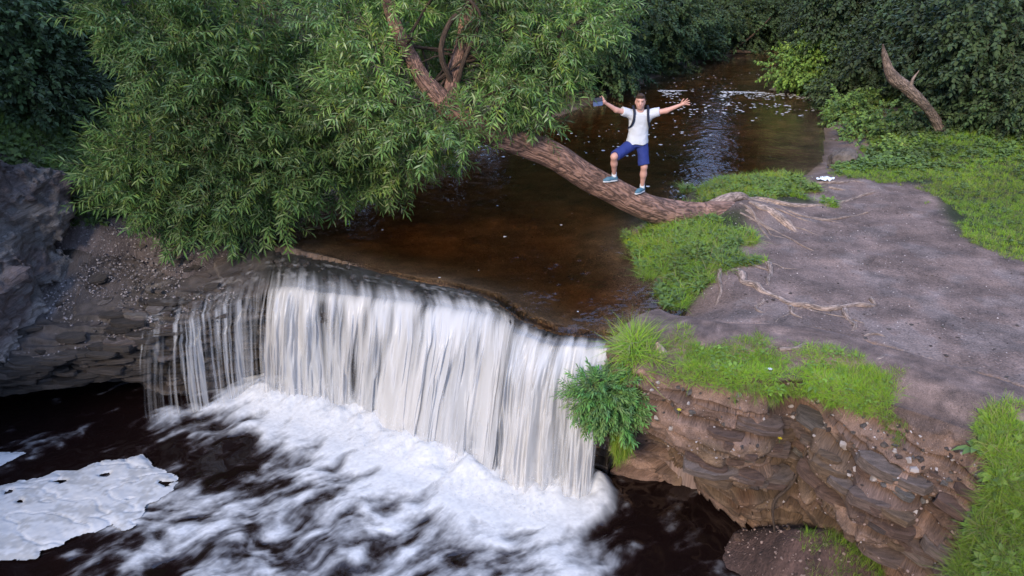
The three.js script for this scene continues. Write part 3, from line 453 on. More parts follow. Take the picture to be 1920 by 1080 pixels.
function stem(out, a, b, r, col) { const d = V().subVectors(b, a).normalize(), s = V(0, 1, 0).cross(d); if (s.lengthSq() < 1e-4) s.set(1, 0, 0); s.normalize(); const n = V().crossVectors(d, s), ring = [0, 1, 2].map(k => V().addScaledVector(s, Math.cos(k * 2.094) * r).addScaledVector(n, Math.sin(k * 2.094) * r));
  for (let k = 0; k < 3; k++) { const q = ring[k], w = ring[(k + 1) % 3], pts = [V().addVectors(a, q), V().addVectors(b, q), V().addVectors(a, w), V().addVectors(b, q), V().addVectors(b, w), V().addVectors(a, w)]; for (const p of pts) { out.pos.push(p.x, p.y, p.z); out.col.push(...col); } } }
function close(out) { const g = new THREE.BufferGeometry(); g.setAttribute('position', new THREE.Float32BufferAttribute(out.pos, 3)); g.setAttribute('color', new THREE.Float32BufferAttribute(out.col, 3)); g.computeVertexNormals(); return g; }
function sprig({ len, n, l, w, ang, sag, droop, cols, flat = 0, stemCol = [0.12, 0.11, 0.05], r = 0.004 }) { // along +z, sagging to -y
  const o = { pos: [], col: [] }, at = t => V(0.04 * Math.sin(t * 5) * len, -sag * len * t * t, len * t), dirAt = t => V(0, -2 * sag * t, 1).normalize();
  for (let i = 0; i < 5; i++) stem(o, at(i / 5), at((i + 1) / 5), r * (1 - i * 0.15), stemCol);
  for (let i = 0; i < n; i++) { const t = 0.12 + 0.88 * (i + 0.5) / n, d = dirAt(t), roll = flat ? (i % 2 ? 0 : Math.PI) + rr(-0.5, 0.5) * (1 - flat * 0.5) : i * 2.4 + rr(-0.5, 0.5), s = V(Math.cos(roll), Math.sin(roll), 0), a = ang * rr(0.75, 1.25) * (i === n - 1 ? 0.1 : 1), dir = d.clone().multiplyScalar(Math.cos(a)).addScaledVector(s, Math.sin(a)).normalize();
    leafVerts(o, at(t), dir, V(rr(-0.35, 0.35), 1, rr(-0.35, 0.35)), l * rr(0.7, 1.15), w * rr(0.8, 1.15), droop * rr(0.4, 1.4), cols[Math.floor(rnd() * cols.length)], rr(0.8, 1.2)); }
  return close(o);
}
const willowCols = [[0.1, 0.205, 0.035], [0.12, 0.23, 0.045], [0.085, 0.18, 0.035], [0.15, 0.25, 0.06], [0.17, 0.245, 0.03], [0.28, 0.35, 0.16]];
const willowSprigs = [0, 1, 2, 3].map(() => sprig({ len: rr(0.42, 0.6), n: 24, l: 0.145, w: 0.024, ang: 0.85, sag: rr(-0.15, 0.25), droop: 0.15, cols: willowCols, stemCol: [0.2, 0.17, 0.09] }));
const broadCols = [[0.055, 0.1, 0.03], [0.07, 0.12, 0.035], [0.05, 0.09, 0.03], [0.085, 0.135, 0.04]];
const broadSprigs = [0, 1, 2].map(() => sprig({ len: 0.5, n: 17, l: 0.1, w: 0.07, ang: 1.0, sag: rr(0, 0.3), droop: 0.3, cols: broadCols, flat: 0 }));
function tuft(n, spread, lean, cols, w, tip = 1) { // blades of unit height
  const o = { pos: [], col: [] };
  for (let i = 0; i < n; i++) {
    const a = rr(0, 6.283), r = spread * Math.sqrt(rnd()), h = rr(0.55, 1), ln = lean * rr(0.3, 1.3), da = a + rr(-0.8, 0.8), bx = Math.cos(a) * r, bz = Math.sin(a) * r, sx = -Math.sin(da) * w, sz = Math.cos(da) * w, c = cols[Math.floor(rnd() * cols.length)], P = t => [bx + Math.cos(da) * ln * t * t * h, h * (t - 0.35 * ln * t * t), bz + Math.sin(da) * ln * t * t * h];
    const ts = [0, 0.4, 0.75, 1], ws = [1, 0.85, 0.5, 0], q = ts.map((t, k) => { const p = P(t); return [[p[0] - sx * ws[k], p[1], p[2] - sz * ws[k]], [p[0] + sx * ws[k], p[1], p[2] + sz * ws[k]]]; });
    for (let k = 0; k < 3; k++) { const tri = k < 2 ? [q[k][0], q[k][1], q[k + 1][0], q[k][1], q[k + 1][1], q[k + 1][0]] : [q[k][0], q[k][1], q[k + 1][0]]; for (const p of tri) { o.pos.push(...p); o.col.push(...c); } }
  }
  return close(o);
}
const grassCols = [[0.15, 0.29, 0.008], [0.19, 0.34, 0.01], [0.11, 0.25, 0.006], [0.24, 0.34, 0.02]], dryCols = [[0.22, 0.22, 0.08], [0.28, 0.25, 0.12], [0.16, 0.2, 0.05]];
const tuftGeos = [tuft(14, 0.22, 0.5, grassCols, 0.016), tuft(14, 0.26, 0.8, grassCols, 0.014), tuft(12, 0.2, 0.6, grassCols.concat(dryCols), 0.014)];
const longTufts = [tuft(22, 0.1, 1.25, grassCols.concat([dryCols[2]]), 0.014), tuft(20, 0.12, 1.5, grassCols.concat(dryCols), 0.012)];
const herbGeos = [0, 1].map(() => { const o = { pos: [], col: [] }; for (let i = 0; i < 16; i++) { const a = rr(0, 6.28), e = rr(0.2, 1.1), d = V(Math.cos(a) * Math.cos(e), Math.sin(e), Math.sin(a) * Math.cos(e)); const p = V(Math.cos(a) * 0.15 * rnd(), rr(0, 0.4), Math.sin(a) * 0.15 * rnd()); leafVerts(o, p, d, V(0, 1, 0), rr(0.35, 0.6), rr(0.16, 0.28), 0.35, [[0.12, 0.21, 0.025], [0.15, 0.25, 0.03], [0.1, 0.18, 0.025]][i % 3], rr(0.85, 1.15)); } return close(o); });
const _m = new THREE.Matrix4(), _q = new THREE.Quaternion(), _x = V(), _y = V(), _z = V();
function place(name, geos, mat, list, parent = scene) { // list of { p, dir, s, tint } spread over the given shapes as one body of foliage each
  geos.forEach((g, k) => {
    const mine = list.filter((_, i) => i % geos.length === k), im = new THREE.InstancedMesh(g, mat, mine.length); im.name = parent === scene ? numbered(name) : name; sh(im);
    mine.forEach((e, i) => { if (e.up) { _y.copy(e.up).normalize(); _z.set(Math.cos(e.a), 0, Math.sin(e.a)); _x.crossVectors(_y, _z).normalize(); _z.crossVectors(_x, _y); } else { _z.copy(e.dir).normalize(); _y.set(e.rx || 0, 1, e.rz || 0); _x.crossVectors(_y, _z).normalize(); _y.crossVectors(_z, _x); }
      _m.makeBasis(_x, _y, _z); _m.scale(V(e.s, e.sy || e.s, e.s)); _m.setPosition(e.p[0], e.p[1], e.p[2]); im.setMatrixAt(i, _m); im.setColorAt(i, C(...e.tint)); });
    stuff(im); parent.add(im);
  });
}
function clumpSprigs(list, [cx, cy, cz, r], n, s, base, o = [0, 0, 0], flatten = 0.85, shell = 0.2, sag = 0.1) {
  const lean = rr(-0.25, 0.25), tone = rr(0.65, 1.3), yel = rr(-0.06, 0.1);
  for (let i = 0; i < n; i++) {
    const d = V(gauss(), gauss(), gauss()).normalize(), k = Math.pow(rr(shell, 1), 0.5) * (1 + 0.22 * noise3(d.x * 2.2 + cx, d.y * 2.2 + cy, d.z * 2.2 + cz)), p = [cx + d.x * r * k - o[0], cy + d.y * r * k * flatten - o[1], cz + d.z * r * k - o[2]];
    const dir = V(d.x + rr(-0.6, 0.6) + lean, d.y * 0.6 - sag + rr(-0.8, 0.8), d.z + rr(-0.8, 0.8)), b = tone * rr(0.8, 1.2);
    list.push({ p, dir, s: s * rr(0.75, 1.25), rx: rr(-0.5, 0.5), rz: rr(-0.5, 0.5), tint: [base[0] * b * (1 + yel), base[1] * b, base[2] * b * (1 - yel)] });
  }
}
const LEFT = [[-6.7, 4.05, -13.5, 0.7], [-5.88, 3.96, -13, 1.1], [-4.84, 3.79, -13, 1.1], [-5.68, 3.21, -12.8, 1], [-4.65, 2.86, -12.8, 1.1], [-3.77, 2.53, -13.1, 1], [-5.15, 2.17, -12.6, 0.9], [-6.22, 1.94, -12.4, 0.75], [-6.61, 1.41, -12.3, 0.7], [-5.89, 1.28, -12.4, 0.8], [-5.05, 1.28, -12.4, 0.9], [-4.15, 1.41, -12.6, 0.9], [-5.07, 0.54, -12.4, 0.4], [-6.27, 0.79, -12.4, 0.5], [-4.43, 0.77, -12.6, 0.5], [-3.4, 1.84, -12.8, 0.9], [-2.98, 1.43, -12.9, 0.6], [-2.35, 1.36, -12.8, 0.4], [-3.25, 3.19, -13.6, 0.8], [-2.72, 1.84, -13.2, 0.8], [-3.8, 1.22, -12.6, 0.5], [-5.66, 0.49, -12.4, 0.35]];
const RIGHT = [[-2.18, 3.48, -12, 0.55], [-2.36, 2.98, -11.8, 0.5], [-2.03, 2.67, -11.7, 0.5], [-1.35, 2.44, -11.6, 0.45], [-0.86, 2.33, -11.7, 0.3], [-2.78, 2.57, -12, 0.6], [-2.74, 4, -12.5, 0.7], [0, 3.84, -12.4, 0.8], [0.78, 3.82, -12.6, 0.9], [0.35, 3.15, -12.3, 0.75], [0.6, 3.35, -12.6, 0.55], [-0.26, 2.95, -12, 0.5], [0.27, 2.68, -12.3, 0.45], [0.3, 2.45, -12.4, 0.25], [1.5, 3.9, -13.5, 0.7], [-1.55, 3.6, -14, 0.9], [-0.89, 3.2, -14.2, 0.9], [-1.85, 2.13, -12, 0.5], [-1.88, 1.61, -12.6, 0.45], [-2.55, 1.1, -13, 0.4], [-1.21, 1.89, -12.6, 0.35], [-1.61, 3.03, -13.4, 0.6], [-0.51, 4.54, -12.6, 0.8], [-1.83, 4.55, -12.4, 0.8]];
const BUSH = [[11.3, 1.0, -27.8, 1.65], [10.5, 0.25, -23, 0.9], [10.23, 0.17, -20.5, 0.9], [11.44, 0.64, -25, 1.2], [9.94, 0.07, -18.3, 0.45], [11.39, 0.51, -20, 0.9], [13.56, 2.48, -29, 3.2], [13.78, 2.6, -24, 2.8], [13.27, 2.68, -20.5, 2.4], [13.58, 1.07, -24.5, 1.8], [13.14, 1.04, -21, 1.5], [12.92, 1.15, -19, 1.2], [10.7, 1.6, -46, 4.2], [16.31, 1.49, -52, 4.5], [7.4, 0.7, -38, 2.6], [5.33, 0.6, -33, 1.5], [18.38, 1.45, -48, 4.5], [13.49, 0.01, -50, 3], [5.1, 2.7, -34, 3], [6.63, 0.08, -33.5, 1.1], [2.49, 2.93, -28, 3], [-9.96, 3.4, -16, 1.4], [-9.61, 2.57, -14.5, 0.9], [-9.06, 2.59, -15, 0.7], [-10.32, 3.7, -15, 1.6], [-10.31, 3.78, -18, 1.6]];
const ROOTS = [
  [[4.52, -13.92], [4.97, -14.15], [5.50, -13.82], [6.17, -13.92], [7.03, -14.43], [7.77, -14.87]],
  [[4.68, -13.92], [5.11, -13.59], [5.48, -13.19], [5.97, -13.13], [6.71, -13.43], [7.06, -13.66]],
  [[3.62, -10.72], [3.56, -10.21], [3.74, -9.86], [3.99, -9.43], [4.40, -9.30], [4.91, -9.42], [5.24, -9.47], [5.33, -9.68]],
  [[3.95, -12.14], [3.72, -11.28], [3.64, -10.79]],
  [[3.45, -11.05], [3.24, -10.41], [3.03, -9.74]],
  [[4.18, -11.00], [4.07, -10.51], [3.88, -10.01]],
  [[3.81, -10.94], [3.98, -10.76], [4.10, -10.68]],
  [[3.97, -9.38], [3.92, -9.13], [4.03, -9.00]],
  [[3.68, -9.61], [3.51, -9.40], [3.60, -9.16]],
  [[4.74, -9.30], [4.68, -8.97], [4.55, -8.63]],
  [[3.59, -8.48], [3.91, -8.58], [4.09, -8.48], [4.21, -8.34]],
  [[4.43, -7.82], [4.68, -7.93], [4.87, -7.92], [5.03, -7.76], [5.18, -7.55]],
  [[4.34, -13.28], [4.50, -12.60], [4.55, -11.88]],
  [[4.36, -12.98], [4.54, -12.60], [4.73, -12.36]],
  [[3.42, -8.16], [3.81, -8.29], [4.12, -8.20]],
  [[6.38, -15.37], [6.96, -15.37], [7.51, -15.57], [7.77, -15.37]],
  [[6.79, -15.09], [7.13, -14.94]],
  [[4.66, -8.51], [4.85, -8.54], [4.94, -8.42]],
];

// ------------------------------------------------------------ the leaning willow over the river
{
  const B = [4.1, 0.3, -13.4], o = p => p.map((v, k) => v - B[k]), t = thing('willow_tree', 'leaning willow whose furrowed trunk reaches over the river, a man standing on it', 'tree', B);
  const trunk = mesh('trunk', tube([[4.75, 0.2, -13.55], [4.3, 0.34, -13.42], [3.9, 0.36, -13.3], [3.56, 0.32, -13.2], [2.88, 0.5, -12.95], [2.37, 0.72, -12.78], [1.83, 1.02, -12.68], [1.33, 1.29, -12.6], [0.74, 1.71, -12.45], [0.18, 1.99, -12.3], [-0.44, 2.24, -12.1], [-0.87, 2.53, -11.95], [-1.15, 2.8, -11.9]].map(o), [0.1, 0.2, 0.26, 0.3, 0.265, 0.25, 0.24, 0.24, 0.235, 0.22, 0.21, 0.2, 0.18], 110, 36, 0.16, 0.5), M.bark, t);
  const limb = (pts, r, n = 24, s = 12, m = M.bark) => mesh('limb', tube(pts.map(o), r, n, s, 0.18, 0.8), m, t);
  limb([[-1.1, 2.75, -11.92], [-1.4, 3.09, -11.9], [-1.6, 3.44, -12], [-1.78, 3.84, -12], [-1.95, 4.3, -12.1], [-2.2, 4.9, -12.3]], [0.17, 0.13, 0.12, 0.11, 0.09, 0.06]);
  limb([[-1.0, 2.65, -11.95], [-0.94, 3.14, -12.1], [-0.79, 3.61, -12.3], [-0.68, 4.08, -12.4], [-0.6, 4.7, -12.5], [-0.4, 5.4, -12.6]], [0.15, 0.12, 0.12, 0.13, 0.1, 0.07]);
  limb([[-0.95, 3.0, -12.0], [-1.1, 3.5, -11.85], [-0.95, 3.95, -11.9], [-0.6, 4.25, -12.0]], [0.05, 0.045, 0.04, 0.03], 20, 7, M.twig);
  limb([[-0.9, 2.9, -12.0], [-0.75, 3.4, -11.9], [-0.55, 3.8, -12.0], [-0.5, 4.1, -11.9], [-0.75, 4.35, -12.0]], [0.04, 0.035, 0.03, 0.025, 0.02], 20, 7, M.twig);
  limb([[-0.5, 2.3, -12.1], [-0.1, 2.8, -12.05], [0.3, 3.2, -12.3], [0.8, 3.7, -12.6], [1.4, 4.0, -13]], [0.09, 0.07, 0.06, 0.05, 0.03], 20, 8, M.twig);
  limb([[-1.2, 2.8, -11.9], [-1.7, 2.75, -11.8], [-2.3, 2.8, -11.8], [-2.9, 2.6, -12.1]], [0.07, 0.05, 0.04, 0.02], 20, 7, M.twig);
  limb([[-1.0, 2.6, -11.9], [-1.5, 2.3, -12.1], [-2.0, 1.9, -12.4], [-2.5, 1.4, -12.9]], [0.06, 0.05, 0.035, 0.02], 20, 7, M.twig);
  for (let k = 0; k < 26; k++) { const c = RIGHT[Math.floor(rnd() * RIGHT.length)], a = [[-1.3, 3.0, -11.95], [-0.9, 3.3, -12.2], [0.3, 3.1, -12.3], [-1.7, 3.6, -12]][k % 4], e = [c[0] + gauss() * c[3], c[1] + gauss() * c[3] * 0.7, c[2] + gauss() * c[3]], m = a.map((v, q) => (v + e[q]) / 2 + rr(-0.2, 0.2)); m[1] += 0.15; mesh('branch', tube([a, m, e].map(o), [0.025, 0.016, 0.006], 12, 5, 0.1, 1), M.twig, t); }
  ROOTS.forEach((R, k) => { const w = [0.05, 0.03, 0.048, 0.035, 0.028, 0.04, 0.02, 0.022, 0.024, 0.034, 0.018, 0.034, 0.024, 0.02, 0.02, 0.028, 0.03, 0.018][k] * 1.3, pts = []; for (let i = 0; i < R.length; i++) { const [x, z] = R[i]; pts.push([x, z]); if (i < R.length - 1) { const [x2, z2] = R[i + 1]; pts.push([(x + x2) / 2 + rr(-0.05, 0.05), (z + z2) / 2 + rr(-0.05, 0.05)]); } }
    const hh = (x, z) => H(x, z); mesh('root', tube(pts.map(([x, z], i) => o([x, (i === 0 || i === pts.length - 1 ? -0.6 * w : w * rr(-0.35, 0.4)) + (k === 11 || k === 14 ? 0.34 : hh(x, z)), z])), pts.map((_, i) => w * lerp(1.1, 0.45, i / (pts.length - 1)) * rr(0.85, 1.15)), pts.length * 5, 8, 0.25, 1), M.root, t); });
  for (const [a, e, w] of [[[4.5, -13.2], [5.7, -12.2], 0.03], [[4.5, -13.2], [6.0, -12.75], 0.028], [[4.4, -13], [5.2, -11.5], 0.026], [[4.3, -12.9], [4.9, -11.9], 0.02], [[3.9, -11.2], [4.7, -10.7], 0.022], [[3.75, -10.9], [3.2, -10.2], 0.02], [[4.0, -9.5], [4.9, -8.8], 0.018], [[5.0, -13.6], [6.6, -12.7], 0.022], [[4.2, -9.4], [3.5, -8.8], 0.018]]) { const N = 7, pts = []; for (let i = 0; i < N; i++) { const q = i / (N - 1), x = lerp(a[0], e[0], q) + rr(-0.07, 0.07), z = lerp(a[1], e[1], q) + rr(-0.07, 0.07); pts.push(o([x, H(x, z) + w * (i === N - 1 ? -1.2 : rr(-0.5, 0.35)), z])); } mesh('root', tube(pts, pts.map((_, i) => w * lerp(1.1, 0.35, i / (N - 1)) * rr(0.8, 1.2)), 34, 7, 0.3, 1), M.root, t); }
  mesh('root', tube([[3.7, 0.42, -13.35], [4.1, 0.56, -13.55], [4.5, 0.55, -13.8], [4.75, 0.4, -13.95]].map(o), [0.12, 0.11, 0.09, 0.06], 24, 12, 0.2, 0.8), M.root, t);
  mesh('root', tube([[4.2, 0.4, -13.3], [4.7, 0.5, -13.1], [5.0, 0.42, -12.7], [5.15, 0.3, -12.4]].map(o), [0.15, 0.13, 0.1, 0.04], 24, 12, 0.2, 0.8), M.root, t);
  const list = []; for (const c of RIGHT) clumpSprigs(list, [c[0], c[1], c[2], c[3] * 0.72], Math.round(160 * c[3] ** 2 + 26), 1.0, [1.2, 1.2, 1.25], B);
  place('foliage', willowSprigs, M.leaf, list, t);
}
{
  const B = [-6.9, 0.2, -15.6]; B[1] = H(B[0], B[2]) - 0.1; const o = p => p.map((v, k) => v - B[k]), t = thing('willow_tree', 'spreading willow on the rocky left bank drooping to the water', 'tree', B);
  mesh('trunk', tube([[-6.9, B[1] - 0.3, -15.6], [-6.3, 2.2, -15.4], [-5.4, 3.0, -15.1], [-4.65, 3.75, -15.0], [-4.5, 4.6, -15], [-4.4, 6, -15]].map(o), [0.34, 0.28, 0.26, 0.24, 0.2, 0.15], 40, 20, 0.2, 0.5), M.bark, t);
  const fork = [[-5.4, 3.0, -15.1], [-4.65, 3.75, -15.0], [-6.3, 2.2, -15.4]];
  LEFT.forEach((c, k) => { const a = fork[k % 3], e = [c[0], c[1], c[2]], m = a.map((v, q) => (v + e[q]) / 2); m[1] += 0.35; mesh('branch', tube([a, m, e, [e[0] + rr(-0.4, 0.4), e[1] - 0.3, e[2] + 0.4]].map(o), [0.08, 0.05, 0.025, 0.008], 20, 7, 0.15, 1), M.twig, t); });
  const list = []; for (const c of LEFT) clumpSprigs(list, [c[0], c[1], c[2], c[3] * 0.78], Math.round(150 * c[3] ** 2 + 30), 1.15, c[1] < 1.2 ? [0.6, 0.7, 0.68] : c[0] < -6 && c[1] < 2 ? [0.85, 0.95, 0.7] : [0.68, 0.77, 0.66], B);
  place('foliage', willowSprigs, M.leaf, list, t);
}

// ------------------------------------------------------------ shrubs and trees round the clearing
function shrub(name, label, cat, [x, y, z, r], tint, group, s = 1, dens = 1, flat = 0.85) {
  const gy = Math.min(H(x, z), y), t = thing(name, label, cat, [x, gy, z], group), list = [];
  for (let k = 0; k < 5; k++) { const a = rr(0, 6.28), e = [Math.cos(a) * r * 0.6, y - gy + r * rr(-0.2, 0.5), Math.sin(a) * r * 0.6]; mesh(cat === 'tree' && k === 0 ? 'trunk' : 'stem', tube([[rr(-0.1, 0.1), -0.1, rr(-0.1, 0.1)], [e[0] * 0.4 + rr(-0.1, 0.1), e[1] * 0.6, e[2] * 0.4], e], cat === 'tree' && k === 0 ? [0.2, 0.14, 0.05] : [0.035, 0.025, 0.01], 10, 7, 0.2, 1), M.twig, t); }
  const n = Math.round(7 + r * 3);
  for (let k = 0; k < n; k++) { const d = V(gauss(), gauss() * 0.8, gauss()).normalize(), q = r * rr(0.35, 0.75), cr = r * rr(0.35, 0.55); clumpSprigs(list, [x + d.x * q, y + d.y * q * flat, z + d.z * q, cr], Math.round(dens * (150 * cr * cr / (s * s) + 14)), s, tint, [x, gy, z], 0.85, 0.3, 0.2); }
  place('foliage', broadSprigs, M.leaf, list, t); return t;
}
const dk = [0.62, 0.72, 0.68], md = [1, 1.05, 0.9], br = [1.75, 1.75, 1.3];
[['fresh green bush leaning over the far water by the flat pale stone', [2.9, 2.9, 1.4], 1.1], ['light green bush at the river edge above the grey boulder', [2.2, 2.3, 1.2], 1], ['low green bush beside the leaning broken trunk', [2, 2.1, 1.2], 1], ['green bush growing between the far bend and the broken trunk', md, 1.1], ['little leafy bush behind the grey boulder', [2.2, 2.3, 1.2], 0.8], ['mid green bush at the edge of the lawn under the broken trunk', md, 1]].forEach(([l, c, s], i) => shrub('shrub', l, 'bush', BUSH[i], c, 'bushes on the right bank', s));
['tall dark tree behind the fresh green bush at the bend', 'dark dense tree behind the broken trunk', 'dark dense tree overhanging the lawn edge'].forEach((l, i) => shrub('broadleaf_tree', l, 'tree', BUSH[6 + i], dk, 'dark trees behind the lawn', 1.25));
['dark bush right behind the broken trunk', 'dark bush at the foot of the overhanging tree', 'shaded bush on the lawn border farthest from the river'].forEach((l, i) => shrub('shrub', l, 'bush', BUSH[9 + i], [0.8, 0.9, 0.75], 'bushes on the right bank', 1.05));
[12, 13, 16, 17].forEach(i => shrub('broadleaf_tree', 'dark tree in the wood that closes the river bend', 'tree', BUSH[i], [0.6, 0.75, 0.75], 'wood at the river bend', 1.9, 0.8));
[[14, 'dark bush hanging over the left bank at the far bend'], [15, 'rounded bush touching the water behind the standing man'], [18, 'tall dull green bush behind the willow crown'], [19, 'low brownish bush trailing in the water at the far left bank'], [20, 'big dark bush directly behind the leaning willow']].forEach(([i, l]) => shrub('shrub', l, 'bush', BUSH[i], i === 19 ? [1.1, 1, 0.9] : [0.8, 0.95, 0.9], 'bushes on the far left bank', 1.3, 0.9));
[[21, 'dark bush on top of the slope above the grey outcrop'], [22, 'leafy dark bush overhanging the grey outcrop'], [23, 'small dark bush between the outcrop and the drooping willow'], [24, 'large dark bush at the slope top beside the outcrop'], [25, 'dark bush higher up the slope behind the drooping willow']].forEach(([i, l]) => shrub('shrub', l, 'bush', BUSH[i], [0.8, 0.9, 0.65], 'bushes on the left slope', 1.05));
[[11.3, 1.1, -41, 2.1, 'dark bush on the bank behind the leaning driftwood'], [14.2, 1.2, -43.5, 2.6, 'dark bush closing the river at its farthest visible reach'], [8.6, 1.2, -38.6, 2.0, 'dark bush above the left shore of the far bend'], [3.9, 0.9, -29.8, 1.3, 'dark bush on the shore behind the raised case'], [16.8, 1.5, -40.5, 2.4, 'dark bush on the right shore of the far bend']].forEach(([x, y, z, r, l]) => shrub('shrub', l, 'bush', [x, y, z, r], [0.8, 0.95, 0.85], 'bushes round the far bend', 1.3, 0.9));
// wood round the place, darkens the water; left-bank trees added unseen to shade pool
for (const [x, z, r] of [[-12, -24, 3.5], [-7, -25, 3.6], [-2, -28, 3.6], [2.5, -33, 3.6], [6, -44, 4.5], [-14, -18, 3], [20, -40, 5], [24, -30, 5], [19, -24, 4], [18, -16, 3.4], [10, -56, 5], [22, -56, 5], [-14.5, -12.5, 3.2], [-14.5, -6.5, 3.4], [-15.5, -1, 3.6], [-13.5, 3, 3.6], [-14, 8, 3.6], [-13.2, 12.5, 4.2], [-13.5, 17.5, 4.4]]) { const y = H(x, z); shrub('forest_tree', z > -14 && x < 4 ? 'unseen dark tree added on the high left bank to shade the gorge' : x < 4 ? 'dark tree of the wood on the left hillside behind the willows' : 'dark tree of the wood behind the lawn and the river bend', 'tree', [x, y + r * 0.95 + 0.6, z, r], [0.62, 0.74, 0.62], z > -14 && x < 4 ? 'added shade trees on the left bank' : x < 4 ? 'wood on the left hillside' : 'wood on the right and far side', 2, 0.8, 1.15); const y2 = y + r * 2.2; if (x < 4 || z < -30) shrub('forest_tree', z > -14 && x < 4 ? 'tall unseen tree added on the left bank to shade the gorge, its crown above the others' : x < 4 ? 'tall dark tree of the hillside wood, its crown above the others' : 'tall dark tree of the far wood, its crown above the others', 'tree', [x + rr(-1, 1), y2 + 1, z - 2.5, r], [0.62, 0.74, 0.62], z > -14 && x < 4 ? 'tall added shade trees on the left bank' : x < 4 ? 'tall trees on the left hillside' : 'tall trees of the far wood', 2.2, 0.7, 1.2); }

// ------------------------------------------------------------ grass and herbs
const inside = (P, x, z, n) => sdPoly(P, x, z) + n < 0;
function scatter(P, count, f) { const xs = P.map(p => p[0]), zs = P.map(p => p[1]), a = Math.min(...xs), b = Math.max(...xs), c = Math.min(...zs), d = Math.max(...zs), L = []; for (let i = 0; i < count; i++) { const x = rr(a, b), z = rr(c, d); if (!inside(P, x, z, 0.95 * fbm(x * 2.0, 5, z * 2.0, 4) + 0.12 * gauss())) continue; const e = f(x, z); if (e) L.push(e); } return L; }
const gTint = (x, z, k = 1) => { const n = 1 + 0.5 * fbm(x * 0.9, 7, z * 0.9, 3) + rr(-0.15, 0.15), y = 0.12 * n2(x * 0.6, z * 0.6, 6); return [k * n * (1 + y), k * n, k * n * (1 - y)]; };
const up = () => V(rr(-0.25, 0.25), 1, rr(-0.25, 0.25));
{
  const all = scatter(LAWN, 80000, (x, z) => { if (x > 16 && rnd() < 0.6) return null; return { p: [x, H(x, z) - 0.01, z], up: up(), a: rr(0, 6), s: rr(0.1, 0.17), sy: rr(0.05, 0.12) * (1 + sstep(-17, -20, z)), tint: gTint(x, z, 1.2) }; });
  place('lawn_grass', tuftGeos, M.grass, all); for (const o of scene.children) if (o.name.startsWith('lawn_grass')) tag(o, 'short bright green grass of the lawn beside the trodden earth', 'grass', 'lawn grass');
  const herbs = scatter(LAWN, 9000, (x, z) => { const near = sstep(-15.8, -17, z) * sstep(13, 9, x) + sstep(11, 13, x); if (rnd() > 0.15 + near * 0.85) return null; return { p: [x, H(x, z) - 0.01, z], up: up(), a: rr(0, 6), s: rr(0.12, 0.22) * (1 + 0.9 * near), tint: gTint(x, z, 0.9) }; });
  place('lawn_herbs', herbGeos, M.leaf, herbs); for (const o of scene.children) if (o.name.startsWith('lawn_herbs')) tag(o, 'broad leaved weeds growing through the lawn grass', 'weeds', 'lawn weeds');
}
function bankGrass(P, label, count, hi, k, herbs) {
  const t = thing('bank_grass', label, 'grass', [0, 0, 0]); place('blades', tuftGeos, M.grass, scatter(P, count, (x, z) => ({ p: [x, Math.max(H(x, z), -0.02) - 0.02, z], up: V(rr(-0.35, 0.35), 1, rr(-0.2, 0.5)), a: rr(0, 6), s: rr(0.16, 0.24), sy: hi * rr(0.5, 1.1) * (0.75 + 0.9 * fbm(x * 1.6, 2, z * 1.6, 3)), tint: gTint(x, z, k).map((v, q) => v * (1 + [0.35, 0.05, 0][q] * sstep(-0.1, 0.3, fbm(x * 1.1 + 5, 2, z * 1.1, 3)))) })), t);
  place('long_blades', longTufts, M.grass, scatter(P, count * 0.16, (x, z) => ({ p: [x, Math.max(H(x, z), -0.02) - 0.02, z], up: V(rr(-0.4, 0.4), 1, rr(-0.2, 0.6)), a: rr(0, 6), s: hi * rr(0.7, 1.3), tint: gTint(x, z, k) })), t);
  place('weeds', herbGeos, M.leaf, scatter(P, herbs, (x, z) => ({ p: [x, Math.max(H(x, z), 0), z], up: up(), a: rr(0, 6), s: rr(0.14, 0.28), tint: gTint(x, z, 1) })), t);
}
bankGrass(BANKGRASS, 'lush bright grass under the willow trunk at the water edge', 4600, 0.23, 1.3, 700);
bankGrass(BANKGRASS2, 'bright grass behind the willow roots along the river bank', 3800, 0.22, 1.2, 700);
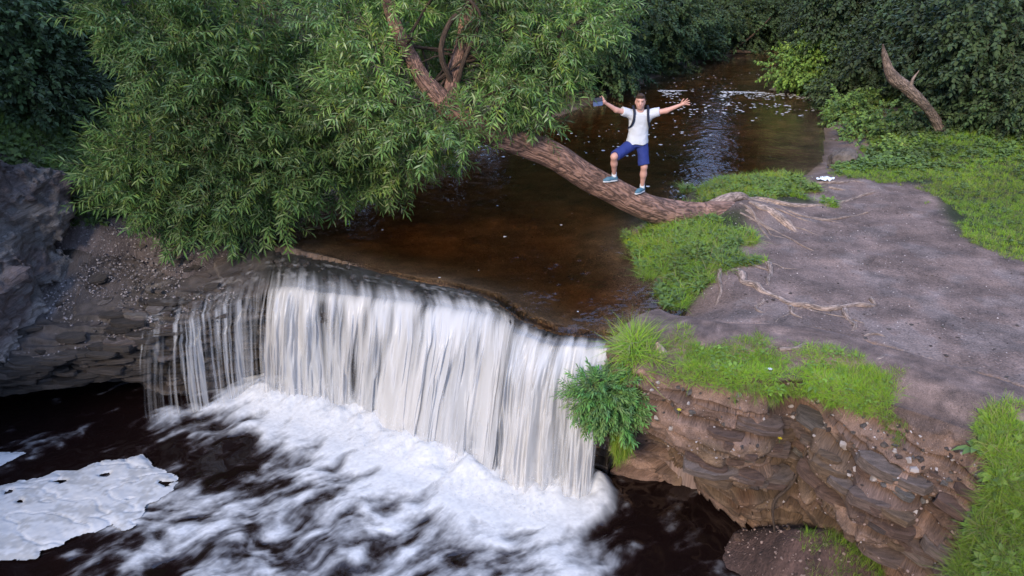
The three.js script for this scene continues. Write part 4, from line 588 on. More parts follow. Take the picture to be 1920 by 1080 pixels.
{ // turf along the cliff edge and down the grassy right end
  const t = thing('edge_turf', 'turf and weeds hanging over the edge of the brown cliff', 'grass', [0, 0, 0]), L = [], W = [];
  for (let i = 0; i < 3200; i++) { const q = rr(0.75, 7.6), r = cliffRow(q), [nx, nz] = cliffFrame(q), band = 0.3 + 0.4 * (0.5 + fbm(q * 1.7, 3, 1, 3)) + 0.25 * sstep(2.2, 1.2, q), k = 0.12 - rnd() * (band + 0.12), x = r[0] + nx * k, z = r[1] + nz * k, gap = fbm(q * 1.3, 9, 2, 2); if (rnd() < sstep(0.1, -0.3, gap)) continue; L.push({ p: [x, 0.2 + 0.14 * sstep(-0.1, -0.6, k) - sstep(0, 0.12, k) * 0.16 - 0.1 * sstep(1, 0.3, q), z], up: V(nx * (k > -0.1 ? 0.9 : 0.1) + rr(-0.4, 0.4), 1, nz * (k > -0.1 ? 0.9 : 0.1) + rr(-0.4, 0.4)), a: rr(0, 6), s: rr(0.13, 0.22), sy: rr(0.05, 0.17) * (0.5 + 0.9 * rnd()) * (0.8 + 1.1 * fbm(x * 2.5, 3, z * 2.5, 3)), tint: gTint(x, z, 1.15).map((v, q) => v * (1 + [0.3, 0.05, 0][q] * sstep(0, 0.3, fbm(x * 1.5, 1, z * 1.5, 2)))) }); if (i % 11 === 0 && gap > -0.1) W.push({ p: [x, 0.18 + 0.14 * sstep(-0.1, -0.6, k) - sstep(0, 0.12, k) * 0.16, z], up: up(), a: rr(0, 6), s: rr(0.07, 0.2), tint: gTint(x, z, 1.3) }); }
  for (let i = 0; i < 420; i++) { const q = rr(1, 7.4), y = rr(-0.14, 0.12), p = cliffPoint(q, y), gap = fbm(q * 1.7, 3, 1, 3); if (gap < 0.12) continue; L.push({ p: [p[0] + p[3] * 0.06, y, p[2] + p[4] * 0.06], up: V(p[3] * 1.5, -0.5, p[4] * 1.5), a: rr(0, 6), s: rr(0.12, 0.2), sy: rr(0.06, 0.2), tint: gTint(p[0], p[2], 0.9) }); }
  place('blades', tuftGeos, M.grass, L, t); place('weeds', herbGeos, M.leaf, W, t);
  const t2 = thing('slope_grass', 'coarse grass and weeds covering the steep bank at the cliff end', 'grass', [0, 0, 0]), L2 = [], W2 = [];
  for (let i = 0; i < 12000; i++) { const q = rr(7.0, 11), y = 0.25 - Math.pow(rnd(), 1.1) * 2.4; if (q < 7.9 + 0.45 * fbm(y * 2, 3, 3, 2) - 0.5 * sstep(-0.2, 0.2, y)) continue; const p = cliffPoint(q, Math.min(y, 0.15)), d = cliffOut(q, Math.min(0.15, y)), k = y > 0.15 ? -rr(0, 0.35) : d; L2.push({ p: [p[0] + p[3] * k, Math.min(y, 0.2), p[2] + p[4] * k], up: V(p[3] * 0.8 + rr(-0.4, 0.4), 0.8, p[4] * 0.8 + rr(-0.4, 0.4)), a: rr(0, 6), s: rr(0.14, 0.22), sy: rr(0.15, 0.34), tint: gTint(p[0], p[2], 0.8 + 0.2 * sstep(-0.5, 0.2, y)) }); if (i % 10 === 0) W2.push({ ...L2[L2.length - 1], s: rr(0.14, 0.3), sy: undefined }); }
  place('blades', longTufts.concat(tuftGeos), M.grass, L2, t2); place('weeds', herbGeos, M.leaf, W2, t2);
}
{ // tussock by the lip and the leafy plant hanging before the fall
  const t = thing('grass_tussock', 'long yellow green grass arching over the right end of the lip', 'grass', [1.75, 0.1, -8.5]), L = [];
  for (let i = 0; i < 70; i++) { const x = rr(-0.22, 0.12), z = rr(-0.3, 0.25); L.push({ p: [x, rr(-0.1, 0.12) - 0.3 * Math.max(0, z), z], up: V(-0.3 + rr(-0.5, 0.3), 0.9, 0.5 + rr(-0.4, 0.4)), a: rr(0, 6), s: rr(0.22, 0.4), tint: gTint(x, z, 1.35) }); }
  place('blades', longTufts, M.grass, L, t);
  const p = thing('leafy_plant', 'bushy green plant with slender leaves hanging before the right end of the waterfall', 'plant', [1.45, -0.25, -8.45]), P = [];
  const ps = [0, 1].map(() => sprig({ len: 0.3, n: 18, l: 0.085, w: 0.024, ang: 0.8, sag: 0.15, droop: 0.3, cols: [[0.1, 0.2, 0.055], [0.13, 0.24, 0.07], [0.085, 0.17, 0.05]], stemCol: [0.1, 0.13, 0.05], r: 0.003 }));
  for (let k = 0; k < 7; k++) { const e = [-0.35 + rr(-0.25, 0.3), rr(-0.4, 0), rr(0.1, 0.45)]; mesh('stem', tube([[0.1, 0, -0.1], [e[0] * 0.5, e[1] * 0.3 + 0.08, e[2] * 0.5], e], [0.012, 0.009, 0.004], 8, 5), M.twig, p); }
  for (const [x, y, z, r, n] of [[-0.4, -0.15, 0.3, 0.22, 130], [-0.2, -0.1, 0.3, 0.24, 150], [-0.05, -0.3, 0.3, 0.24, 130], [-0.3, -0.33, 0.3, 0.2, 90], [-0.05, -0.55, 0.25, 0.17, 70], [0.1, -0.1, 0.25, 0.2, 70]]) for (let i = 0; i < n; i++) { const d = V(gauss(), gauss(), gauss()).normalize(), k = r * Math.sqrt(rr(0.2, 1)); P.push({ p: [x + d.x * k, y + d.y * k, z + d.z * k], dir: V(d.x + rr(-0.4, 0.4), d.y + 0.15, d.z + rr(-0.4, 0.4)), s: rr(0.6, 1), rx: rr(-0.4, 0.4), tint: [1.25, 1.35, 1.1].map(v => v * rr(0.8, 1.25)) }); }
  place('foliage', ps, M.leaf, P, p);
  const h = thing('hanging_grass', 'yellowish grass trailing down the rock below the leafy plant', 'grass', [1.55, -0.6, -8.35]), Q = [];
  for (let i = 0; i < 260; i++) { const y = -rnd() * 0.8; Q.push({ p: [rr(-0.22, 0.1) * (1 + y * 0.6), y, rr(-0.1, 0.22)], up: V(rr(-0.3, 0.3), -1, 0.3 + rr(-0.2, 0.3)), a: rr(0, 6), s: rr(0.1, 0.2), sy: rr(0.15, 0.35), tint: [1.05, 0.95, 0.8] }); }
  place('blades', tuftGeos, M.grass, Q, h);
}
{ // plants on the left slope
  const t = thing('slope_weeds', 'dark weeds and grass on the slope above the grey outcrop', 'weeds', [0, 0, 0]), L = [], W = [];
  for (let i = 0; i < 9000; i++) { const x = rr(-13, -6), z = rr(-18, -12.6), y = H(x, z); if (y < 0.5 + 0.4 * fbm(x, 3, z, 3)) continue; (rnd() < 0.55 ? W : L).push({ p: [x, y - 0.02, z], up: V(0.4 + rr(-0.4, 0.4), 1, 0.3 + rr(-0.4, 0.4)), a: rr(0, 6), s: rr(0.16, 0.4), tint: gTint(x, z, 0.55) }); }
  place('blades', tuftGeos, M.grass, L, t); place('weeds', herbGeos, M.leaf, W, t);
}
// ------------------------------------------------------------ the man on the trunk
const MAN = [2.1, 1.05, -12.6];
{
  const J = { head: [2.18, 2.615, -12.6], neck: [2.2, 2.46, -12.64], chest: [2.2, 2.3, -12.64], waist: [2.185, 2.0, -12.63], pelvis: [2.175, 1.9, -12.64], shL: [2.02, 2.43, -12.64], shR: [2.39, 2.43, -12.64], elL: [1.77, 2.49, -12.54], wrL: [1.575, 2.625, -12.46], elR: [2.63, 2.475, -12.56], wrR: [2.85, 2.585, -12.5], hipL: [2.09, 1.87, -12.64], hipR: [2.27, 1.87, -12.64], knL: [1.75, 1.74, -12.32], anL: [1.8, 1.37, -12.52], knR: [2.325, 1.5, -12.56], anR: [2.34, 1.1, -12.68] };
  const b = MAN, sub = (p, q) => [p[0] - q[0], p[1] - q[1], p[2] - q[2]], len = p => Math.hypot(...p), cap = (p, a, c, ra, rb) => { const ba = sub(c, a), pa = sub(p, a), t = clamp((pa[0] * ba[0] + pa[1] * ba[1] + pa[2] * ba[2]) / (ba[0] ** 2 + ba[1] ** 2 + ba[2] ** 2)); return Math.hypot(pa[0] - ba[0] * t, pa[1] - ba[1] * t, pa[2] - ba[2] * t) - lerp(ra, rb, t); };
  const smin = (x, y, k) => { const h = Math.max(k - Math.abs(x - y), 0) / k; return Math.min(x, y) - h * h * k / 4; }, mid = (p, q, t) => p.map((v, k) => lerp(v, q[k], t));
  const ell = (p, c, r) => { const q = [(p[0] - c[0]) / r[0], (p[1] - c[1]) / r[1], (p[2] - c[2]) / r[2]], k = len(q); return (k - 1) * Math.min(...r); };
  const torso = (p, g) => { const y = clamp(p[1], 1.88, 2.4), t = (y - 1.88) / 0.52, cx = lerp(2.178, 2.203, t), a = lerp(0.155, 0.185, sstep(0.3, 1, t)) + g + (g > 0 ? 0.03 : 0) * sstep(0.5, 0, t), c = lerp(0.105, 0.115, t) + g + (g > 0 ? 0.04 : 0) * sstep(0.5, 0, t), q = Math.hypot((p[0] - cx) / a, (p[2] + 12.64) / c), d = (q - 1) * c; return Math.hypot(Math.max(d, 0), p[1] - y) * (d > 0 || p[1] !== y ? 1 : 0) + (p[1] === y ? Math.min(d, 0) : 0) - 0; };
  const fwd = V(-0.12, 0.02, 1).normalize(), rgt = V(0, 1, 0).cross(fwd).normalize(), upv = V().crossVectors(fwd, rgt), hl = p => { const q = V(...sub(p, J.head)); return [q.dot(rgt), q.dot(upv), q.dot(fwd)]; };
  const headSdf = p => { const q = hl(p); let d = ell(q, [0, 0.03, -0.012], [0.077, 0.098, 0.097]); d = smin(d, ell(q, [0, -0.045, 0.018], [0.06, 0.075, 0.075]), 0.04); d = smin(d, cap(q, [0, 0.005, 0.085], [0, -0.03, 0.105], 0.009, 0.014), 0.02); d = smin(d, ell(q, [0, -0.095, 0.055], [0.03, 0.022, 0.025]), 0.03); for (const s of [-1, 1]) { d = smin(d, ell(q, [s * 0.078, -0.008, -0.005], [0.012, 0.032, 0.02]), 0.012); d = Math.max(d, -(ell(q, [s * 0.031, 0.012, 0.094], [0.018, 0.011, 0.014]))); d = smin(d, ell(q, [s * 0.03, 0.031, 0.082], [0.024, 0.008, 0.012]), 0.012); } d = smin(d, ell(q, [0, -0.063, 0.086], [0.025, 0.009, 0.012]), 0.012); return smin(d, cap(p, J.neck, mid(J.head, J.neck, 0.2), 0.062, 0.056), 0.04); };
  const fingers = (W, dir, palmUp, spread, curl) => { // palm and five unequal fingers from the wrist along dir
    const d = V(...dir).normalize(), n = V(...palmUp), s = V().crossVectors(d, n).normalize(), m = V().crossVectors(s, d), P = (a, c, e) => [W[0] + d.x * a + s.x * c + m.x * e, W[1] + d.y * a + s.y * c + m.y * e, W[2] + d.z * a + s.z * c + m.z * e], list = [];
    list.push([P(0, 0, 0), P(0.04, 0, 0), 0.026, 0.03]); for (const [c, r] of [[-0.025, 0.015], [0, 0.016], [0.024, 0.014]]) list.push([P(0.03, c * 0.7, 0), P(0.085, c, 0), r, r]);
    [[-0.034, 0.062], [-0.012, 0.075], [0.011, 0.071], [0.033, 0.055]].forEach(([c, l]) => { const k = c * spread; const a = P(0.085, c, 0), e = P(0.085 + l * 0.5, c + k * 0.5, curl * l * 0.25), f = P(0.085 + l * (1 - 0.4 * Math.abs(curl)), c + k, curl * l * 0.85); list.push([a, e, 0.0095, 0.009], [e, f, 0.009, 0.0075]); });
    const a = P(0.02, -0.028, 0), e = P(0.05, -0.062, curl * 0.01), f = P(0.085, -0.082, curl * 0.03); list.push([a, e, 0.014, 0.011], [e, f, 0.011, 0.009]); return list; };
  const handL = fingers(J.wrL, sub([1.5, 2.69, -12.42], J.wrL), [0.1, 0, 1], 0.3, -0.9), handR = fingers(J.wrR, sub([3.02, 2.67, -12.45], J.wrR), [0.1, -0.2, 1], 0.9, 0.12);
  const handSdf = L => p => { let d = 1; for (const [a, c, r, s] of L) d = smin(d, cap(p, a, c, r, s), 0.006); return d; };
  const limbs = p => { let d = torso(p, -0.02); d = smin(d, cap(p, mid(J.shL, J.chest, 0.2), J.elL, 0.055, 0.042), 0.03); d = smin(d, cap(p, mid(J.shR, J.chest, 0.2), J.elR, 0.055, 0.042), 0.03); d = smin(d, cap(p, J.elL, J.wrL, 0.043, 0.027), 0.03); d = smin(d, cap(p, J.elR, J.wrR, 0.043, 0.027), 0.03);
    for (const [h, k, a, bw] of [[J.hipL, J.knL, J.anL, 0.02], [J.hipR, J.knR, J.anR, 0.02]]) { let l = cap(p, h, k, 0.085, 0.058); l = smin(l, cap(p, k, mid(k, a, 0.4), 0.054, 0.058), 0.03); l = smin(l, cap(p, mid(k, a, 0.35), a, 0.056, 0.034), 0.03); d = Math.min(d, l); } return d; };
  const body = surfaceNets((x, y, z) => { const p = [x, y, z]; return smin(limbs(p), cap(p, J.neck, mid(J.head, J.neck, 0.3), 0.06, 0.054), 0.03); }, [1.5, 1.02, -12.85], [2.95, 2.62, -12.18], 0.013);
  const head = surfaceNets((x, y, z) => headSdf([x, y, z]), [2.06, 2.44, -12.74], [2.3, 2.78, -12.44], 0.005);
  const hL = surfaceNets((x, y, z) => handSdf(handL)([x, y, z]), [1.36, 2.55, -12.56], [1.64, 2.86, -12.28], 0.0045), hR = surfaceNets((x, y, z) => handSdf(handR)([x, y, z]), [2.8, 2.5, -12.64], [3.1, 2.8, -12.36], 0.0045);
  const skin = mergeGeometries([body, head, hL, hR].map(g => { g.translate(-b[0], -b[1], -b[2]); return g; }));
  paint(skin, (x, y, z) => { const q = hl([x + b[0], y + b[1], z + b[2]]), n = 1 + 0.08 * fbm(x * 9, y * 9, z * 9, 2); let c = [0.66 * n, 0.36 * n, 0.28 * n];
    if (q[1] > -0.13 && Math.abs(q[0]) < 0.1 && q[2] > 0.03) { for (const s of [-1, 1]) { if (Math.hypot((q[0] - s * 0.031) / 0.016, (q[1] - 0.01) / 0.008) < 1) c = [0.17, 0.11, 0.09]; if (Math.abs(q[0] - s * 0.032) < 0.023 && Math.abs(q[1] - 0.032) < 0.006) c = [0.26, 0.14, 0.09]; } if (Math.abs(q[0]) < 0.026 && Math.abs(q[1] + 0.063) < 0.006) c = [0.4, 0.16, 0.14]; const bd = sstep(-0.045, -0.075, q[1]) * 0.35; c = c.map((v, k) => lerp(v, [0.3, 0.2, 0.15][k], bd)); }
    return c; });
  const man = thing('person', 'man in white t-shirt and blue shorts standing on the leaning trunk with arms spread', 'person', MAN);
  mesh('body', skin, new THREE.MeshPhysicalMaterial({ vertexColors: true, roughness: 0.55 }), man);
  const cloth = (name, f, mn, mx, cell, m) => { const g = surfaceNets((x, y, z) => f([x, y, z]), mn, mx, cell); g.translate(-b[0], -b[1], -b[2]); planarUV(g); return mesh(name, g, m, man); };
  const fold = (p, k) => 0.006 * fbm(p[0] * 9 + p[1] * 5, p[1] * 7 - p[0] * 4, p[2] * 6 + k, 3);
  cloth('t_shirt', p => { let d = torso(p, 0.012); d = smin(d, cap(p, mid(J.shL, J.chest, 0.25), mid(J.shL, J.elL, 0.55), 0.078, 0.074), 0.06); d = smin(d, cap(p, mid(J.shR, J.chest, 0.25), mid(J.shR, J.elR, 0.55), 0.078, 0.074), 0.06); d = smin(d, cap(p, [2.1, 2.41, -12.645], [2.3, 2.41, -12.645], 0.065, 0.065), 0.05); d += fold(p, 1) * 2.6;
    d = Math.max(d, 1.9 + 0.008 * Math.sin(p[0] * 30) - p[1]); d = Math.max(d, -ell(p, [2.2, 2.5, -12.6], [0.075, 0.062, 0.085])); const cut = (s, e) => { const u = sub(e, s), l = len(u), q = sub(p, s); return (q[0] * u[0] + q[1] * u[1] + q[2] * u[2]) / l - l * 0.56; }; d = Math.max(d, cut(J.shL, J.elL), cut(J.shR, J.elR)); return d; }, [1.8, 1.88, -12.86], [2.6, 2.56, -12.44], 0.008, plain(0.62, 0.64, 0.68, 0.9));
  cloth('shorts', p => { const leg = (h, k, e, ra, rb) => { const c = mid(h, k, e), u = sub(k, h), l = len(u), q = sub(p, h); return Math.max(cap(p, h, c, ra, rb), (q[0] * u[0] + q[1] * u[1] + q[2] * u[2]) / l - l * (e - 0.005)); }; let d = smin(leg(J.hipL, J.knL, 0.93, 0.105, 0.098), leg(J.hipR, J.knR, 0.92, 0.105, 0.098), 0.02); const y = clamp(p[1], 1.86, 1.95), w = (Math.hypot((p[0] - 2.18) / 0.155, (p[2] + 12.64) / 0.115) - 1) * 0.115; d = smin(d, Math.hypot(Math.max(w, 0), p[1] - y) + Math.min(w, 0) * (p[1] === y ? 1 : 0), 0.03); return d + fold(p, 4) * 2.6; }, [1.6, 1.38, -12.84], [2.5, 2.02, -12.14], 0.009, plain(0.022, 0.04, 0.2, 0.85));
  { const g = surfaceNets((x, y, z) => { const p = [x, y, z], q = hl(p); return Math.max(Math.min(ell(q, [0, 0.045, -0.018], [0.083, 0.098, 0.102]), ell(q, [0, 0.105, 0.035], [0.06, 0.032, 0.06])) + 0.004 * noise3(x * 90, y * 60, z * 90), Math.min(-(q[1] - 0.062 - 0.3 * Math.max(0, -q[2] * 0)), 1) > 0 && q[2] > -0.0 ? 0.074 - q[1] : -(q[1] + 0.02)); }, [2.06, 2.5, -12.74], [2.3, 2.8, -12.44], 0.005); g.translate(-b[0], -b[1], -b[2]); mesh('hair', g, plain(0.055, 0.03, 0.018, 0.8), man); }
  const shoe = (an, toe, label) => { const d = V(toe[0] - an[0], 0, toe[2] - an[2]).normalize(), s = [an[0] - d.x * 0.03, toe[1], an[2] - d.z * 0.03], heel = [s[0], toe[1] + 0.035, s[2]], ball = [s[0] + d.x * 0.15, toe[1] + 0.03, s[2] + d.z * 0.15], tip = [s[0] + d.x * 0.22, toe[1] + 0.022, s[2] + d.z * 0.22];
    const f = p => { let v = smin(cap(p, heel, ball, 0.04, 0.045), cap(p, ball, tip, 0.045, 0.03), 0.02); v = smin(v, cap(p, heel, [an[0], an[1] - 0.02, an[2]], 0.038, 0.042), 0.02); return Math.max(v, toe[1] - p[1], p[1] - an[1] + 0.0); };
    const mn = [Math.min(heel[0], tip[0]) - 0.07, toe[1] - 0.03, Math.min(heel[2], tip[2]) - 0.07], mx = [Math.max(heel[0], tip[0]) + 0.07, an[1] + 0.03, Math.max(heel[2], tip[2]) + 0.07];
    const m = cloth('shoe', f, mn, mx, 0.006, plain(0.085, 0.19, 0.26, 0.7)); const sole = surfaceNets((x, y, z) => Math.max(Math.min(cap([x, y, z], [heel[0], toe[1], heel[2]], [ball[0], toe[1], ball[2]], 0.043, 0.048), cap([x, y, z], [ball[0], toe[1], ball[2]], [tip[0], toe[1], tip[2]], 0.048, 0.034)), y - toe[1] - 0.016, toe[1] - 0.012 - y), mn, mx, 0.006); sole.translate(-b[0], -b[1], -b[2]); mesh('sole', sole, plain(0.6, 0.62, 0.64, 0.8), m);
    cloth('sock', p => Math.max(cap(p, [an[0], an[1] - 0.03, an[2]], [an[0], an[1] + 0.06, an[2]], 0.044, 0.043), p[1] - an[1] - 0.055, an[1] - 0.035 - p[1]), [an[0] - 0.07, an[1] - 0.06, an[2] - 0.07], [an[0] + 0.07, an[1] + 0.09, an[2] + 0.07], 0.006, plain(0.75, 0.77, 0.78, 0.9)); };
  shoe([1.8, 1.36, -12.52], [1.62, 1.262, -12.44]); shoe([2.34, 1.1, -12.68], [2.24, 1.012, -12.56]);
  const bp = thing('backpack', 'dark navy backpack worn by the man on the trunk', 'backpack', [2.2, 1.98, -12.84]), navy = plain(0.012, 0.016, 0.04, 0.8);
  const bag = surfaceNets((x, y, z) => { const dx = Math.abs(x - 0.03) - 0.1, dy = Math.abs(y - 0.2) - 0.15, dz = Math.abs(z) - 0.03; return Math.hypot(Math.max(dx, 0), Math.max(dy, 0), Math.max(dz, 0)) + Math.min(0, Math.max(dx, dy, dz)) - 0.06 + 0.01 * fbm(x * 8, y * 8, z * 8, 2); }, [-0.2, -0.05, -0.14], [0.24, 0.46, 0.14], 0.012); mesh('bag', bag, navy, bp);
  for (const s of [-1, 1]) { const g = tube([[s * 0.1, 0.36, 0.05], [s * 0.115, 0.52, 0.12], [s * 0.125, 0.545, 0.2], [s * 0.115, 0.46, 0.305], [s * 0.125, 0.34, 0.33], [s * 0.155, 0.24, 0.295], [s * 0.185, 0.18, 0.2], [s * 0.16, 0.12, 0.08]], [0.024, 0.024, 0.022, 0.021, 0.021, 0.018, 0.014, 0.014], 36, 8); g.scale(1, 1, 1); mesh('strap', g, navy, bp); }
  const cs = thing('case', 'small blue case held up in the hand of the man on the trunk', 'case', [1.435, 2.655, -12.42]); cs.rotation.z = 0.12;
  const rbx = (w, h, d, r) => { const s = new THREE.Shape(); s.moveTo(-w / 2 + r, -h / 2); s.lineTo(w / 2 - r, -h / 2); s.quadraticCurveTo(w / 2, -h / 2, w / 2, -h / 2 + r); s.lineTo(w / 2, h / 2 - r); s.quadraticCurveTo(w / 2, h / 2, w / 2 - r, h / 2); s.lineTo(-w / 2 + r, h / 2); s.quadraticCurveTo(-w / 2, h / 2, -w / 2, h / 2 - r); s.lineTo(-w / 2, -h / 2 + r); s.quadraticCurveTo(-w / 2, -h / 2, -w / 2 + r, -h / 2); const g = new THREE.ExtrudeGeometry(s, { depth: d, bevelEnabled: true, bevelSize: 0.003, bevelThickness: 0.003, bevelSegments: 2 }); g.translate(0, 0, -d / 2); return g; };
  const lo = mesh('lower_half', rbx(0.155, 0.066, 0.03, 0.012), plain(0.1, 0.15, 0.3, 0.5), cs); lo.position.y = -0.036; const hi = mesh('upper_half', rbx(0.155, 0.056, 0.03, 0.012), plain(0.018, 0.022, 0.045, 0.5), cs); hi.position.set(0, 0.032, 0.004); hi.rotation.x = -0.25;
}

// ------------------------------------------------------------ boulder, stump, litter, driftwood
function rockThing(name, label, cat, p, r, k, mats, group) { const g = surfaceNets((x, y, z) => Math.hypot(x / r[0], y / r[1], z / r[2]) * Math.min(...r) - Math.min(...r) - 0.3 * Math.min(...r) * fbm(x * 1.6 / r[0] + k, y * 1.6 / r[1], z * 1.6 / r[2], 4) + 0.12 * Math.min(...r) * Math.abs(noise3(x * 3 / r[0] + k, y * 3 / r[1], z * 3 / r[2])), r.map(v => -v * 1.5), r.map(v => v * 1.5), Math.max(...r) / 16); planarUV(g); paint(g, (x, y, z) => { const n = 1 + 0.5 * fbm(x * 4 + k, y * 4, z * 4, 4); return mats.map(v => v * n); }); const m = mesh(name, g, M.rock); m.position.set(...p); return tag(m, label, cat, group); }
rockThing('boulder', 'grey brown boulder at the river edge beside the lawn', 'boulder', [8.05, 0.3, -17.4], [0.36, 0.3, 0.3], 3, [0.36, 0.3, 0.26]);
rockThing('flat_stone', 'flat pale stone in the water under the fresh green bush', 'stone', [10.4, 0.05, -28.6], [0.5, 0.14, 0.35], 8, [0.36, 0.33, 0.28]);
{ const B = [10.8, 0.6, -19.1], o = p => p.map((v, k) => v - B[k]); B[1] = H(10.8, -19.1); const t = thing('broken_trunk', 'bare broken grey trunk leaning out of the bushes on the right', 'dead tree', B);
  mesh('trunk', tube([[11.5, 0.4, -19.4], [11.15, 0.85, -19.3], [10.75, 1.22, -19.15], [10.35, 1.5, -19], [9.98, 1.78, -19], [9.7, 1.95, -19], [9.48, 2.2, -19], [9.3, 2.55, -19], [9.2, 2.82, -19]].map(o), [0.14, 0.13, 0.12, 0.13, 0.15, 0.16, 0.12, 0.07, 0.015], 60, 18, 0.5, 0.7), new THREE.MeshStandardMaterial({ color: C(0.62, 0.52, 0.45), map: barkMap, bumpMap: barkBump, bumpScale: 0.03, roughness: 0.9 }), t);
  mesh('snag', tube([[10.1, 1.75, -18.95], [10.1, 2.0, -18.9], [10.2, 2.2, -18.9]].map(o), [0.05, 0.035, 0.01], 10, 7, 0.3), M.root, t); }
{ const g = new THREE.PlaneGeometry(0.34, 0.2, 18, 12); const p = g.attributes.position; for (let i = 0; i < p.count; i++) { const x = p.getX(i), y = p.getY(i); p.setXYZ(i, x * 0.8 + 0.05 * n2(x * 9, y * 9), 0.04 + 0.08 * Math.abs(n2(x * 14, y * 14, 2)) + 0.03 * n2(x * 30, y * 30, 3), y + 0.06 * n2(x * 11, y * 8, 5)); } g.computeVertexNormals(); const m = mesh('litter', g, new THREE.MeshStandardMaterial({ color: C(0.72, 0.8, 0.86), roughness: 0.6, side: THREE.DoubleSide })); m.position.set(6.8, H(6.8, -15.45), -15.45); m.rotation.y = 0.4; tag(m, 'crumpled white and blue litter on the earth near the far grass', 'litter'); }
[[[11.2, 0.1, -39], [12.5, 1.0, -39.6], [13.3, 1.7, -40], 0.06, 'pale driftwood pole leaning on the bank at the river bend'], [[11.4, 0.05, -39.2], [11.9, 0.8, -39.8], [12.2, 1.5, -40.2], 0.05, 'short dark driftwood stick standing at the river bend'], [[10.6, 0.05, -38.7], [11.3, 0.16, -39], [12.2, 0.12, -39], 0.12, 'dark log lying at the waterline of the river bend']].forEach(([a, b, c, r, l]) => { const m = mesh('driftwood', tube([[0, 0, 0], b.map((v, k) => v - a[k]), c.map((v, k) => v - a[k])], [r, r * 0.8, r * 0.5], 16, 8, 0.2), M.twig); m.position.set(...a); tag(m, l, 'driftwood'); });
{ const p = t => cliffPoint(4.35, t), a = p(-0.35), m = mesh('dead_branch', tube([[0.25, 0.3, -0.1], [0, 0, 0.12], [-0.25, -0.5, 0.35], [-0.45, -0.75, 0.4], [-0.42, -1.15, 0.5]], [0.015, 0.016, 0.018, 0.02, 0.012], 24, 6, 0.2), M.twig); m.position.set(a[0] - 0.1, -0.65, a[2] + 0.1); tag(m, 'thin dark dead branch hanging down the cliff between the two rock masses', 'branch'); }
{ // old stump of root wood at the lip
  const m = thing('root_stump', 'small weathered root stump beside the arching tussock', 'stump', [1.98, 0.05, -8.32]); mesh('wood', tube([[0.02, -0.35, 0.1], [0, -0.1, 0.04], [-0.02, 0.12, 0], [-0.08, 0.26, -0.05]], [0.05, 0.1, 0.085, 0.03], 26, 14, 0.5, 1), M.root, m); for (let k = 0; k < 7; k++) mesh('root', tube([[0.05, 0.0, 0.05], [0.25 + rr(0, 0.2), 0.02 + rr(-0.05, 0.05), 0.2 + rr(-0.1, 0.1)], [0.55 + rr(-0.1, 0.2), rr(-0.16, 0.02), 0.3 + rr(-0.1, 0.1)]], [0.014, 0.01, 0.004], 10, 5, 0.2), M.root, m); }

// ------------------------------------------------------------ loose pebbles, broad plants, flowers, foam flecks
{ const t = thing('pebbles', 'pale pebbles and chips lying on the trodden earth', 'pebbles', [0, 0, 0]); let n = 0; for (let i = 0; i < 900 && n < 300; i++) { const x = rr(2.6, 9), z = rr(-15.5, -6.8); if (sdPoly(RIVER, x, z) < 0.1 || sdPoly(LAWN, x, z) < 0 || sdPoly(LOWER, x, z) < 0.1 || inside(BANKGRASS, x, z, 0)) continue; n++; const w = 0.018 + 0.05 * Math.pow(rnd(), 3); stone('pebble', stoneGeos, stoneMats, t, [x, H(x, z) + 0.002, z], [w * 1.2, w * 0.5, w], [0, rr(0, 6), 0]); } }
function rosette(label, x, y, z, s, n, cols) { const t = thing('dock_plant', label, 'plant', [x, y, z], 'broad leaved plants'), mats = cols; for (let i = 0; i < n; i++) { const o = { pos: [], col: [] }, a = i * 2.4, e = rr(0.35, 1.0), d = V(Math.cos(a) * Math.cos(e), Math.sin(e), Math.sin(a) * Math.cos(e)); leafVerts(o, V(0, 0, 0), d, V(0, 1, 0), s * rr(0.7, 1.1), s * rr(0.28, 0.36), 0.55, mats[i % mats.length], 1); mesh('leaf', close(o), M.leaf, t); } }
const dockC = [[0.11, 0.2, 0.04], [0.14, 0.23, 0.05], [0.09, 0.16, 0.035]];
